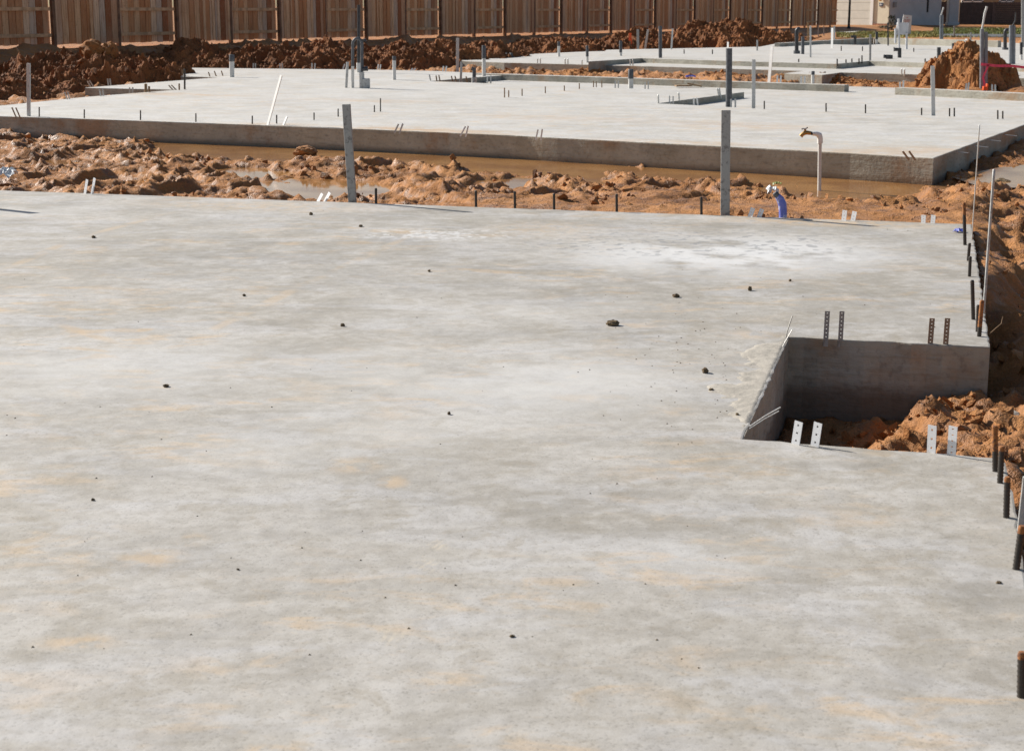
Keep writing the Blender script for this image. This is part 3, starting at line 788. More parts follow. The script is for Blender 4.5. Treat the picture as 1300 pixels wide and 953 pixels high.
# ------------------------------------------------------------------ wooden fence
fence = empty('wooden_fence', FA, 'long brown board fence with alternating panel faces behind the building site', 'fence')
frz = math.atan2(fd.y, fd.x); bay = fdir3.xy.length
def fpt(t, out=0.0, up=0.0):
    q = FA + fdir3 * t
    return Vector((q.x + fn.x * out, q.y + fn.y * out, q.z + up)) - FA
rnd = random.Random(4)
for i in range(-4, 28):
    t0, t1 = i + .02, i + .98
    if i == 27: t1 = 27.62
    m = MB(); rails = (i % 2 != 0)      # odd bays show their rails to the camera
    n = int((t1 - t0) * bay / .225)
    for j in range(n):
        tt = t0 + (t1 - t0) * (j + .5) / n
        wd = (t1 - t0) * bay / n * rnd.uniform(.84, .96)
        h = 1.78 + rnd.uniform(-.012, .012)
        off = -.075 if rails else .055
        m.slat(fpt(tt, off + rnd.uniform(-.004, .004), .10 + rnd.uniform(-.01, .012) + h / 2), (wd, .018, h), frz + rnd.uniform(-.02, .02))
        if j < n - 1: m.slat(fpt(tt + .5 * (t1 - t0) / n, off - .021, .10 + h / 2), (.075, .016, h - .03), frz)
    if not rails:
        for j in range(n):
            if rnd.random() < .4: m.slat(fpt(t0 + (t1 - t0) * (j + rnd.random()) / n, off + .02, .10 + .89), (rnd.uniform(.07, .12), .016, 1.75), frz)
    pan = m.build('panel', M['wood'], fence)
    for up in (.34, 1.03, 1.72):
        r = MB(); r.slat(fpt((t0 + t1) / 2, -.03 if rails else .0, up), ((t1 - t0) * bay, .06 if rails else .045, .09), frz)
        if not rails: pass
        r.build('rail', M['rail'], pan)
    q = MB(); q.slat(fpt(i, .02, .82), (.10, .10, 2.1), frz); q.build('post', M['post_wood'], fence)

# ------------------------------------------------------------------ hardware
def rod(px0, py0, px1, py1, r, label, cat='anchor bolt', name='anchor_bolt', group=None, z=0.0, mats=('steel', 'rust'), rust=0.0, thread=True, sink=.05, rmin=0):
    b = at(px0, py0, z); t = over(b, px1, py1)
    L = (t - b).length; ax = (t - b).normalized()
    n = max(4, int(L / .006)) if thread and L < .5 else 14
    pts, rad, mi = [], [], []
    pts.append(b - ax * sink); rad.append(r); mi.append(0)
    for i in range(n):
        f = i / (n - 1)
        pts.append(b + ax * (L - r * .4) * f); rad.append(r * (1 if (i % 2 == 0 or not thread) else .86)); mi.append(1 if rust > 0 and f >= 1 - rust else 0)
    pts.append(t); rad.append(r * .72); mi.append(mi[-1])
    m = MB(); m.tube([p - b for p in pts], rad, 12, mis=mi[1:] )
    o = m.build(name, [M[k] for k in mats], None, True)
    o.location = b
    return tag(o, label, cat, group)

GB = 'anchor bolts along the far edge of the near slab'
for i, (x, y0, y1) in enumerate([(477.4, 257, 239), (604.3, 261, 242), (653.7, 263, 243), (703.5, 264.8, 245.6), (783, 267.8, 246.3), (890.5, 271.3, 250)]):
    rod(x, y0 + .8, x - .2, y1, .0115, f'{ORD[i]} dark anchor bolt from the left along the far edge of the near slab', group=GB)
GE = 'rusty rods along the right edge of the near slab'
for (x0, y0, x1, y1, r, ru, lab) in [
        (1225, 311, 1223.8, 257, .0125, .26, 'tall dark rod with orange tip nearest the far right slab corner'),
        (1229, 331, 1231, 308.5, .0105, 0, 'short dark rod next to the tall orange tipped one'),
        (1230.7, 351, 1231.8, 325.5, .0105, 0, 'third dark rod from the far corner on the right edge'),
        (1235.6, 405.5, 1234.3, 355.6, .0110, 0, 'long dark rod halfway along the right edge'),
        (1240.8, 421, 1242, 387, .0100, 0, 'dark rod just behind the bright orange rod'),
        (1243, 427, 1246.8, 381, .0118, .72, 'bright orange rusty rod at the notch back corner'),
        (1263.6, 598, 1263, 540, .0110, .50, 'rod with orange upper half at the notch front corner'),
        (1269.5, 612.6, 1272, 566, .0108, .06, 'dark brown rod right of the half orange rod'),
        (1277.5, 656.5, 1279, 605, .0108, .05, 'dark rod with a clear shadow in the lower right'),
        (1290, 722, 1297.5, 667, .0112, .14, 'leaning rod with rusty tip low on the right edge'),
        (1296.5, 884, 1297.5, 827, .0110, .10, 'lowest rod at the bottom right corner with orange tip')]:
    rod(x0, y0, x1, y1, r, lab, group=GE, rust=ru)

def strap(px0, py0, px1, py1, wpx, mat, label, group=None, z=0.0, yaw=0.0, holes=True, name='steel_strap', cat='steel strap', lean=0.0, min_w=.0):
    b = at(px0, py0, z); t = over(b, px1, py1); t = t + Vector((0, lean, 0))
    L = (t - b).length; w = max(min_w, wpx * m_per_px(b)); ax = (t - b).normalized()
    sx = Vector((math.cos(yaw), math.sin(yaw), 0)); sx = (sx - ax * sx.dot(ax)).normalized(); th = .0025
    ny = ax.cross(sx).normalized()
    n = max(3, int(L / (w * .75))) if holes else 1
    if n % 2 == 0: n += 1
    cx = [-w / 2, -w * .11, w * .11, w / 2] if holes else [-w / 2, w / 2]
    nc = len(cx)
    bm = bmesh.new(); vs = []
    zs = [-.04] + [L * i / n for i in range(n + 1)]
    if holes: zs = [-.04, 0] + [L * (i + f) / n for i in range(n) for f in (.40, .62)] + [L]
    for q in zs: vs.append([bm.verts.new(sx * c + ax * q) for c in cx])
    for i in range(len(zs) - 1):
        for c in range(nc - 1):
            if holes and c == 1 and i >= 2 and i % 2 == 0 and i < len(zs) - 2: continue
            bm.faces.new((vs[i][c], vs[i][c + 1], vs[i + 1][c + 1], vs[i + 1][c]))
    bm.normal_update()
    r = bmesh.ops.solidify(bm, geom=bm.faces[:], thickness=th)
    bmesh.ops.recalc_face_normals(bm, faces=bm.faces[:])
    me = bpy.data.meshes.new(name); bm.to_mesh(me); bm.free(); me.materials.append(M[mat])
    o = bpy.data.objects.new(name, me); COL.objects.link(o); o.location = b
    return tag(o, label, cat, group)
GS = 'steel straps standing in the near slab'
for (a, b, c, d, w, mt, lab) in [
        (107.5, 246, 110.5, 228, 4.2, 'galv', 'left strap of the far left pair on the near slab far edge'),
        (116.5, 246.5, 120, 226, 4.2, 'galv', 'right strap of the far left pair on the near slab far edge'),
        (404, 255, 409, 245.8, 4, 'galv', 'left strap of the short leaning pair beside the leaning grey post'),
        (412.5, 255.3, 418.5, 244.5, 4, 'galv', 'right strap of the short leaning pair beside the leaning grey post'),
        (952, 275.2, 956, 264, 5, 'galv', 'left pale strap between the upright grey post and the blue wrapped pipe'),
        (963.5, 275.7, 967.5, 265.5, 5, 'galv', 'right pale strap between the upright grey post and the blue wrapped pipe'),
        (1071, 280, 1072.5, 267, 5, 'galv', 'left pale strap of the pair right of the blue wrapped pipe'),
        (1082.5, 280.5, 1085, 268.5, 5, 'galv', 'right pale strap of the pair right of the blue wrapped pipe'),
        (1172, 283, 1172.5, 273, 4.6, 'galv', 'left pale strap of the pair at the far right corner'),
        (1184, 283.5, 1185, 273.2, 4.6, 'galv', 'right pale strap of the pair at the far right corner'),
        (1048.5, 430, 1050.5, 395, 6.6, 'grey_strap', 'leftmost dark perforated strap behind the notch'),
        (1067, 430.7, 1069, 395, 6.4, 'grey_strap', 'second dark perforated strap from left behind the notch'),
        (1181, 436, 1183.5, 404, 7, 'rusty_strap', 'third perforated strap behind the notch, brown with rust'),
        (1200.5, 437, 1203, 404, 7, 'rusty_strap', 'rightmost rusty perforated strap behind the notch'),
        (1009.5, 564, 1014, 535, 9, 'galv', 'leftmost shiny strap in front of the notch with a rust spot'),
        (1034, 566.5, 1038.5, 536.5, 9, 'galv', 'second shiny strap from left in front of the notch'),
        (1182, 574, 1183.5, 540, 9, 'galv', 'third shiny strap from left in front of the notch'),
        (1207.5, 578, 1210, 541, 9, 'galv', 'rightmost shiny strap in front of the notch')]:
    yw = -.80 if mt == 'galv' else -.15
    strap(a, b, c, d, w / math.cos(yw) * .95, 'strap_bright' if mt == 'galv' else mt, lab, GS, yaw=yw)

def stake(px0, py0, px1, py1, wpx, thick, mat, label, cat='stake', name='form_stake', z=0.0, yaw=-.2, group=None, sink=.3, top_w=None):
    b = at(px0, py0, z); t = over(b, px1, py1); ax = (t - b).normalized(); L = (t - b).length
    if mat == 'white': yaw, thick = -.9, .012
    w = wpx * m_per_px(b) * (1.15 if mat == 'white' else 1)
    sx = Vector((math.cos(yaw), math.sin(yaw), 0)); sx = (sx - ax * sx.dot(ax)).normalized(); sy = ax.cross(sx)
    q = Matrix((sx, sy, ax)).transposed()
    m = MB(); m.box(ax * (L - sink) / 2, (w, thick, L + sink), mat=q)
    o = m.build(name, M[mat]); o.location = b
    return tag(o, label, cat, group)
GP = 'stakes and posts on the building site'
stake(447.5, 256, 439.6, 132.5, 10.3, .03, 'stake_grey', 'leaning grey stake at the far edge of the near slab', group=GP)
stake(920.5, 272, 921.6, 140, 11.6, .03, 'stake_grey', 'thick upright grey stake at the far edge of the near slab', group=GP, yaw=-.1)
q = at(57, 269.5) - Vector((.866, -.5, 0)) * 1.25
bq = MB(); bq.box((0, 0, .25), (.08, .03, 1.1), .3); oq = bq.build('form_stake', M['stake_grey']); oq.location = q
tag(oq, 'grey stake left of the picture whose shadow falls on the near slab', 'stake', GP)
stake(36.5, 147.5, 36.3, 80.5, 4.6, .025, 'stake_pale', 'pale stake at the left end of the middle slab', z=0, group=GP)
stake(340, 158.5, 357, 96, 4.6, .012, 'white', 'white leaning strip on the front edge of the middle slab', cat='strip', group=GP, yaw=.3)
stake(360, 158.8, 364.5, 148, 3.5, .01, 'white', 'short white leaning strip right of the long white one', cat='strip', group=GP)
stake(956.6, 136.6, 957, 75.6, 4.5, .03, 'stake_pale', 'pale grey stake right of the tall dark pipe', group=GP)
stake(1184.8, 146.6, 1184, 84, 5, .03, 'stake_pale', 'pale grey stake on the garage floor edge before the dirt mound', group=GP)
stake(976.5, 102, 980, 58.8, 4.3, .03, 'white', 'white leaning stake standing behind the middle kerb', z=-.1, group=GP)
stake(580.8, 90, 581, 48.5, 3.6, .03, 'stake_pale', 'thin pale stake in front of the far slab corner', z=-.1, group=GP)
stake(1295.5, 672, 1303, 605, 8, .012, 'galv', 'pale metal strip at the right edge of the picture', cat='strip', group=GP)
rod(1233.7, 305, 1243.6, 158, .0042, 'very thin leaning wire rod at the far right slab corner', 'rod', 'thin_rod', mats=('wire', 'wire'), thread=False, sink=.2)
rod(1248.7, 398, 1262, 215, .0075, 'tall thin pale rod leaning beside the right slab edge', 'rod', 'thin_rod', mats=('galv', 'galv'), thread=False, sink=.3)

def tube_px(name, pts, r, mat, label, cat, z=0.0, group=None, seg=10, sink=.05, parent=None):
    """pts: pixel points, first one on the surface at height z, the rest in the upright plane through it"""
    b = at(*pts[0], z); q = [b - Vector((0, 0, sink)), b] + [over(b, *p) for p in pts[1:]]
    m = MB(); m.tube([p - b for p in q], r, seg)
    o = m.build(name, M[mat], parent, True)
    if parent is None: o.location = b; tag(o, label, cat, group)
    else: o.location = b - parent.location
    return o
def pipe(px, y0, y1, wpx, label, z=0.0, low='pvc', top='wrap', cut=.5, group='plumbing stub pipes', px1=None, cap=False, name='stub_pipe', cat='stub pipe'):
    b = at(px, y0, z); t = over(b, px if px1 is None else px1, y1); L = (t - b).length; r = wpx * .5 * m_per_px(b)
    e = empty(name, b, label, cat, group)
    ax = (t - b).normalized()
    m = MB(); m.tube([-ax * .06, ax * L * cut], r, 14); m.build('pipe', M[low], e, True)
    m = MB(); m.tube([ax * L * cut, ax * (L * .97), ax * L], [r * 1.08, r * 1.08, r * .95], 14); m.build('sleeve', M[top], e, True)
    return e
pipe(294.3, 98, 69.5, 6.2, 'thick stub with dark top behind the stepped slab corner', cut=.70)
pipe(500.5, 101.5, 71.5, 4.4, 'grey white stub with dark top right of the black plumbing', cut=.82)
pipe(614.3, 96.7, 58, 4.9, 'tall white stub with dark top at the left slab recess', cut=.58)
pipe(800.8, 111, 88, 6.5, 'thick dark topped stub in the middle of the middle slab', cut=.48)
pipe(1032, 105.8, 90.5, 4.3, 'short grey stub standing behind the kerb end', cut=.7, z=-.06)
pipe(709.5, 72, 53, 3.3, 'thin white stub with dark top on the left of the far slab', cut=.7)
pipe(745.5, 79.5, 58, 3.5, 'dark stub on the front edge of the far slab', cut=.35)
pipe(788, 76.6, 52, 3.6, 'dark stub right of the step on the far slab', cut=.4)
pipe(1113, 56.5, 40.5, 3.0, 'small black stub left of the white sign on the far slab', cut=.4, top='abs')
pipe(1296.5, 82, 54, 3.3, 'black topped white stub at the right edge of the far slab', cut=.45, top='abs')
stake(585, 102.5, 585.8, 78.7, 2.8, .03, 'galv', 'small grey stub in the left slab recess', cat='stub', group=GP)
stake(810, 64.5, 809.8, 37.5, 3, .05, 'stake_grey', 'grey post beside the orange taped stake', group=GP)
stake(819, 62.4, 822.8, 37.5, 2.4, .04, 'stake_pale', 'tan stake leaning right in front of the dirt ridge', group=GP)
stake(852, 67.7, 854, 36.7, 2, .04, 'stake_pale', 'thin tan stake right of the tall dark post', group=GP)
stake(961.3, 69.5, 961.3, 51, 2, .04, 'galv', 'thin grey post before the end of the dirt ridge', group=GP)
stake(924, 64, 924.2, 53.5, 2.6, .04, 'white', 'short white post directly behind the tall dark pipe', group=GP)
stake(1026, 55.5, 1025.8, 28, 2, .05, 'scrap_wood', 'thin brown stake against the fence end', z=0.1, group=GP)
stake(1029, 73, 1029, 33, 2.2, .05, 'stake_pale', 'thin white stake right of the bent black pipe', z=.13, group=GP)
stake(1056.2, 61, 1056.6, 35.5, 3, .05, 'white', 'white stake before the black lamp post', z=.13, group=GP)
stake(1059.3, 55, 1059.3, 33, 1.8, .05, 'stake_pale', 'thin pale stake touching the white stake', z=.13, group=GP)
stake(1039, 47, 1039, 32, 1.3, .04, 'stake_grey', 'faint thin stake in front of the last fence bays', z=.05, group=GP)
stake(1046, 46.5, 1046, 33, 1.3, .04, 'stake_grey', 'second faint thin stake in front of the last fence bays', z=.05, group=GP)
stake(1104.6, 78.5, 1105, 44, 2.6, .05, 'stake_grey', 'grey post at the raised floor corner of the far slab', z=.1, group=GP)
stake(1127.5, 56, 1127.2, 29, 1.8, .05, 'abs', 'thin black post left of the white sign stand', z=.1, group=GP)
stake(1226.3, 69.5, 1226.6, 49.5, 3, .04, 'white', 'bluish white stake behind the dirt mound', z=.0, group=GP)
stake(1232, 66, 1232.5, 41.5, 2, .05, 'stake_grey', 'thin grey stake behind the dirt mound', z=.0, group=GP)
stake(1211.3, 48, 1211.5, 33, 2, .05, 'stake_grey', 'grey stake on the grass strip', z=.1, group=GP)
stake(1298.5, 57, 1298.5, -20, 3.6, .08, 'grey_strap', 'tall grey post cut by the right edge of the picture', cat='post', z=.1, group=GP)
o = stake(800, 62, 799.6, 44, 1.6, .03, 'scrap_wood', 'thin stake with orange tape before the dirt ridge', group=GP)
b = at(800, 62); m = MB(); t = over(b, 800, 47) - b; m.box(t + Vector((0, -.03, 0)), (.10, .02, .30)); m.box(t + Vector((.05, -.04, -.18)), (.04, .01, .2)); m.build('orange_flag', M['orange'], o)

# tall dark pipes, black plumbing group
tube_px('vent_pipe', [(925.2, 135), (925.6, 61.6)], .052, 'wrap', 'tall thick dark pipe standing on the middle slab', 'pipe', seg=16)
tube_px('vent_pipe', [(838.3, 79.5), (838.3, 33.3)], .052, 'wrap', 'tall dark pipe on the far slab before the fence', 'pipe', seg=14)
e = empty('vent_pipe', at(455.3, 92), 'tallest black vent pipe with white foot in the plumbing group', 'pipe')
b = at(455.3, 92); k = m_per_px(b)
m = MB(); m.tube([(0, 0, -.05), over(b, 455.3, 80) - b], 2.8 * k, 14); m.build('foot', M['pvc'], e, True)
m = MB(); m.tube([over(b, 455.3, 80) - b, over(b, 455.5, 6.5) - b], 2.1 * k, 14); m.build('pipe', M['abs'], e, True)
b = at(459.6, 112); k = m_per_px(b)
e = empty('pipe_loop', b, 'inverted U shaped dark pipe beside the tallest vent pipe', 'pipe')
lb = at(447.8, 111.6) - b
arc = [over(b, 453.7 - 5.9 * math.cos(a), 56 - 7 * math.sin(a)) - b for a in [math.pi * i / 8 for i in range(9)]]
m = MB(); m.tube([lb - Vector((0, 0, .05)), lb, lb.lerp(arc[0], .5)], 1.9 * k, 12); m.build('foot', M['pvc'], e, True)
m = MB(); m.tube([lb.lerp(arc[0], .5)] + arc + [Vector((0, 0, .2))], 1.9 * k, 12); m.build('pipe', M['wrap'], e, True)
m = MB(); m.tube([(0, 0, -.05), (0, 0, .32)], 3.2 * k, 14); m.build('foot', M['galv'], e, True)
m = MB(); m.box((.09, -.02, .09), (.14, .12, .20)); m.build('clamp', M['galv'], e)
m = MB(); m.tube([(.02, -.03, .38), (.13, -.03, .38)], .045, 12); m.build('valve', M['abs'], e, True)
m = MB(); m.tube([over(b, 459, 52) - b, over(b, 463.5, 50.5) - b, over(b, 464, 53) - b], .03, 8); m.build('cap', M['abs'], e, True)
tube_px('thin_pipe', [(439.4, 111.6), (441.2, 79)], .028, 'galv', 'thin grey pipe leaning left of the black plumbing', 'pipe')
b = at(602, 104); k = m_per_px(b)
e = empty('pipe_elbow', b, 'dark elbow pipe with wide foot in the left slab recess', 'pipe')
m = MB(); m.tube([(0, 0, -.05), (0, 0, .10)], 3.4 * k, 14); m.build('foot', M['galv'], e, True)
m = MB(); m.tube([(0, 0, .10), over(b, 602, 86) - b], 2.4 * k, 12); m.tube([over(b, 601, 88) - b, over(b, 598.5, 86.5) - b], .04, 8); m.build('pipe', M['wrap'], e, True)
def bent(px, y0, y1, px2, r, label, z=0.0):
    b = at(px, y0, z); k = m_per_px(b)
    e = empty('bent_pipe', b, label, 'pipe', 'bent black pipes on the far slab')
    q = [Vector((0, 0, -.05)), over(b, px, y0 - 2) - b, over(b, px, y1 + 4) - b, over(b, px + .5, y1 + 1.3) - b, over(b, px + 1.6, y1) - b, over(b, px2, y1 + .3) - b]
    m = MB(); m.tube(q, r, 12); m.build('pipe', M['abs'], e, True)
    m = MB(); m.tube([(0, 0, -.02), (0, 0, .10)], r * 1.7, 12); m.build('foot', M['wrap'], e, True)
bent(1011.4, 68.5, 36.8, 1015, .062, 'bent black pipe on the far slab before the fence end', .13)
bent(1276, 64.5, 38, 1280, .062, 'bent black pipe behind the grey conduits at the right', .1)
tube_px('stub_pipe', [(1019, 69), (1019.3, 46.5)], .052, 'wrap', 'straight dark pipe beside the bent black pipe', 'stub pipe', .13)
for (x, y0, y1, lab, t) in [(1085.6, 55.5, 45.5, 'short black tee stub near the far kerb', 1), (1142, 73.5, 61.3, 'short black tee stub below the white sign stand', 1),
                            (1129, 75, 70, 'small black cleanout lying low on the far slab', 2), (1192, 74.3, 60.3, 'thin dark stub left of the dirt mound top', 0),
                            (1210.5, 66, 55, 'thin dark stub before the far kerb on the right', 0)]:
    b = at(x, y0, .13); k = m_per_px(b); tp = over(b, x, y1) - b
    e = empty('cleanout_stub', b, lab, 'stub pipe', 'small dark stubs on the far slab')
    m = MB(); m.tube([(0, 0, -.05), tp], .055 if t != 2 else .10, 12); m.build('pipe', M['abs'], e, True)
    if t: m = MB(); m.tube([tp + Vector((-.16, 0, -.04)), tp + Vector((.03, 0, -.04))], .05, 10); m.build('branch', M['abs'], e, True)

# conduits, wires and tape beside the mound
def conduit(px, y0, y1, wpx, label, z, px1=None):
    b = at(px, y0, z); t = over(b, px if px1 is None else px1, y1) - b; r = wpx * .5 * m_per_px(b)
    e = empty('conduit', b, label, 'conduit', 'tall grey electrical conduits')
    m = MB(); m.tube([(0, 0, -.2), t * .96, t], [r, r, r * .9], 16); m.build('pipe', M['conduit'], e, True)
    return e, b, t
e, b, t = conduit(1246.8, 116, 37, 5.2, 'taller left grey conduit with a wire sticking out', -.2)
m = MB(); m.tube([t - Vector((0, 0, .15)), t, over(b, 1248.6, 27) - b, over(b, 1250.3, 17) - b, over(b, 1253, 8.6) - b], [.022, .022, .022, .026, .026], 8); m.build('cable', M['stake_pale'], e, True)
e, b2_, t = conduit(1252, 116, 41, 4.5, 'shorter right grey conduit of the pair wrapped in pink tape', -.2)
e, b3, t = conduit(1283.6, 93, 32.5, 5.0, 'left grey conduit of the pair behind the mound', -.1)
m = MB(); m.tube([t - Vector((0, 0, .1)), over(b3, 1289, 27) - b3, over(b3, 1289.8, 16) - b3], .02, 8); m.build('cable', M['abs'], e, True)
conduit(1287.6, 93, 32.5, 3.6, 'right grey conduit of the pair behind the mound', -.1)
e, b4, t = conduit(1194.2, 51.5, 19.5, 2.4, 'left pale conduit of the far pair beyond the slab', .1)
m = MB(); m.tube([t - Vector((0, 0, .1)), over(b4, 1196, 16) - b4, over(b4, 1198, 9.5) - b4], .03, 8); m.build('cable', M['galv'], e, True)
conduit(1196.7, 51.5, 19.5, 2.2, 'right pale conduit of the far pair beyond the slab', .1)
def ribbon(name, pts, w, mat, label, cat, parent=None):
    m = MB(); v = []
    for p in pts:
        v += [Vector(p) + Vector((0, 0, w / 2)), Vector(p) - Vector((0, 0, w / 2))]
    n = len(pts)
    back = [q + Vector((0, .004, 0)) for q in v]
    m.add(v + back, [(2 * i, 2 * i + 1, 2 * i + 3, 2 * i + 2) for i in range(n - 1)] + [(2 * n + 2 * i, 2 * n + 2 * i + 2, 2 * n + 2 * i + 3, 2 * n + 2 * i + 1) for i in range(n - 1)])
    o = m.build(name, M[mat], parent)
    if parent is None: tag(o, label, cat)
    return o
dy = Vector((0, -.12, 0)); bt = at(1246.8, 116, -.2)
tape = ribbon('flagging_tape', [over(bt, 1243.2, 81.5) + dy, over(bt, 1248, 82) + dy, over(bt, 1254.8, 82.6) + dy] + [over(bt, 1254.8 + 6 * i, 82.6 + .35 * i + .5 * math.sin(i)) + dy * (1 - i * .1) for i in range(1, 12)], .055, 'pink_tape', 'pink flagging tape tied round the grey conduits and running right', 'tape')
m = MB()
ps = [over(bt, x, y) + dy for x, y in [(1252.5, 82), (1250.5, 88), (1247.5, 94), (1246, 99), (1247.5, 105), (1247, 112)]]
for a_, b_ in zip(ps[:-1], ps[1:]):
    m.add([a_ + Vector((-.02, 0, 0)), a_ + Vector((.025, 0, 0)), b_ + Vector((.022, 0, 0)), b_ + Vector((-.022, 0, 0))], [(0, 1, 2, 3)])
m.build('loose_end', M['pink_tape'], tape)
b = at(1248.5, 114.5, -.15); m = MB(); m.box((0, 0, .04), (.10, .08, .09)); m.box((.03, -.02, .10), (.04, .05, .08), .5)
o = m.build('orange_cap', M['orange']); o.location = b + dy; tag(o, 'small orange scrap of tape at the foot of the taped conduits', 'tape scrap')

# hose bib on its riser
b = at(1040.6, 247, ZW - .04); k = m_per_px(b)
e = empty('garden_tap', b, 'white standpipe with brass garden tap rising from the puddle', 'tap')
top = over(b, 1041, 174) - b
m = MB(); m.tube([(0, 0, -.15), top], 2.4 * k, 16); m.build('riser', M['pvc'], e, True)
eb = [over(b, x, y) - b for x, y in [(1041, 182), (1041, 175), (1040, 171.5), (1036.5, 169.8), (1031.5, 169.6)]]
m = MB(); m.tube(eb, [3.6 * k, 3.6 * k, 3.8 * k, 3.1 * k, 2.7 * k], 14); m.build('elbow', M['white'], e, True)
m = MB(); m.tube([over(b, 1032, 169.6) - b, over(b, 1028.5, 169.3) - b], 2.2 * k, 12); m.build('nipple', M['abs'], e, True)
m = MB(); m.tube([over(b, x, y) - b for x, y in [(1029, 169.2), (1025, 168.6), (1021.5, 168.8), (1018.5, 171), (1016.5, 173.2)]], [2.4 * k, 2.6 * k, 2.8 * k, 2.5 * k, 2.7 * k], 12)
m.tube([over(b, 1022.5, 168) - b, over(b, 1022, 164.5) - b], 1.5 * k, 10); m.build('spout', M['brass'], e, True)
m = MB(); m.tube([over(b, 1017.5, 164.3) - b, over(b, 1019.5, 163.4) - b, over(b, 1022, 163.9) - b, over(b, 1025.5, 161.8) - b], [1.2 * k, .9 * k, 1.0 * k, 1.1 * k], 8); m.build('handle', M['galv'], e, True)

# blue wrapped pipe, litter
b = at(993, 276); k = m_per_px(b)
e = empty('wrapped_pipe', b, 'bent pipe wrapped in blue and white film at the near slab far edge', 'wrapped pipe')
q = [over(b, x, y) - b for x, y in [(994, 280), (994, 268), (993.2, 259), (990.3, 252.5), (987, 249)]]
m = MB(); m.tube(q, [5.0 * k, 5.3 * k, 5.5 * k, 5.0 * k, 3.9 * k], 14); o = m.build('blue_film', M['blue_white'], e, True)
m = MB(); m.tube([q[4], over(b, 984.6, 246.3) - b, over(b, 983.3, 244.8) - b], [3.6 * k, 3.9 * k, 3.0 * k], 12); m.build('pipe_end', M['wrap'], e, True)
def crumple(name, p, size, mat, label, cat, seed, parent=None):
    rnd = random.Random(seed); bm = bmesh.new(); bmesh.ops.create_grid(bm, x_segments=9, y_segments=7, size=.5)
    for v in bm.verts:
        r2 = v.co.x ** 2 + v.co.y ** 2
        v.co.z = (.5 - r2) * .8 + rnd.uniform(-.2, .2)
        v.co.x += rnd.uniform(-.05, .05); v.co.y += rnd.uniform(-.05, .05)
    bmesh.ops.solidify(bm, geom=bm.faces[:], thickness=.02)
    for v in bm.verts: v.co = Vector((v.co.x * size[0], v.co.y * size[1], v.co.z * size[2]))
    bmesh.ops.recalc_face_normals(bm, faces=bm.faces[:])
    me = bpy.data.meshes.new(name); bm.to_mesh(me); bm.free(); me.materials.append(M[mat])
    o = bpy.data.objects.new(name, me); COL.objects.link(o); o.location = p
    if parent is not None: o.parent = parent; o.location = Vector(p) - parent.location
    else: tag(o, label, cat)
    return o
p = at(980, 243.5, -.12)
w = crumple('crumpled_wrapper', p, (.11, .12, .12), 'plastic_white', 'white crumpled wrapper in the mud behind the blue wrapped pipe', 'litter', 3)
crumple('printed_corner', p + Vector((.045, 0, .07)), (.08, .06, .05), 'yellow_green', '', '', 4, w)
p = at(1217.5, 294, 0.005)
crumple('plastic_scrap', p, (.075, .07, .05), 'blue', 'blue film scrap at the far right corner of the near slab', 'litter', 5)
p = at(877, 98, .0); crumple('plastic_scrap', p, (.22, .12, .10), 'blue', 'small blue scrap on the earth behind the middle kerb', 'litter', 6)
p = at(2, 223, -.10); crumple('plastic_bag', p, (.30, .2, .18), 'plastic_white', 'grey white bag in the mud at the left edge', 'litter', 7)
p = at(100, 59, .45)
p = deep(345, 58.5, 50); crumple('plastic_scrap', p, (.24, .2, .16), 'plastic_white', 'white scrap lying by the fence left of the pipes', 'litter', 8)
b = at(873, 111.5, -.11); m = MB(); m.box((-.1, 0, .04), (.34, .16, .03), .2); m.box((.15, .02, .06), (.30, .14, .03), -.3, mat=Matrix.Rotation(.2, 3, 'Y') @ Matrix.Rotation(-.3, 3, 'Z'))
o = m.build('scrap_board', M['scrap_wood']); o.location = b; tag(o, 'broken brown board lying on the garage floor by the kerb', 'scrap board')
m = MB(); b = at(1256, 424, -.02); m.tube([Vector((0, 0, 0)), over(b, 1265, 416) - b, over(b, 1271, 411) - b, over(b, 1277, 404) - b + Vector((0, .05, 0))], [.003, .0028, .002, .0012], 6)
m.tube([over(b, 1271, 411) - b, over(b, 1277, 410) - b], [.002, .001], 5)
o = m.build('twig', M['twig'], None, True); o.location = b; tag(o, 'thin bare twig leaning from the mud beside the right slab edge', 'twig')
# tie wires at the notch
def wire(pts3, r, label):
    b = pts3[0]; m = MB(); m.tube([p - b for p in pts3], r, 6); o = m.build('tie_wire', M['wire'], None, True); o.location = b
    tag(o, label, 'wire', 'tie wires sticking out at the notch')
a_ = at(952, 541, .004); wire([a_, a_.lerp(over(a_, 991, 516.5) + Vector((0, .0, 0)), .5) + Vector((0, 0, .003)), over(a_, 991, 516.8)], .0032, 'upper bright wire sticking across the left notch wall')
a_ = at(951.5, 544, .004); wire([a_, over(a_, 970, 532), over(a_, 989, 521.5)], .0024, 'lower bright wire sticking across the left notch wall')
a_ = at(996, 437, .0); wire([a_, over(a_, 999.5, 420), over(a_, 1006, 401)], .0028, 'taller thin wire at the back left notch corner')
a_ = at(993.5, 440, .0); wire([a_, over(a_, 999, 430), over(a_, 1006, 418)], .0022, 'shorter thin wire at the back left notch corner')

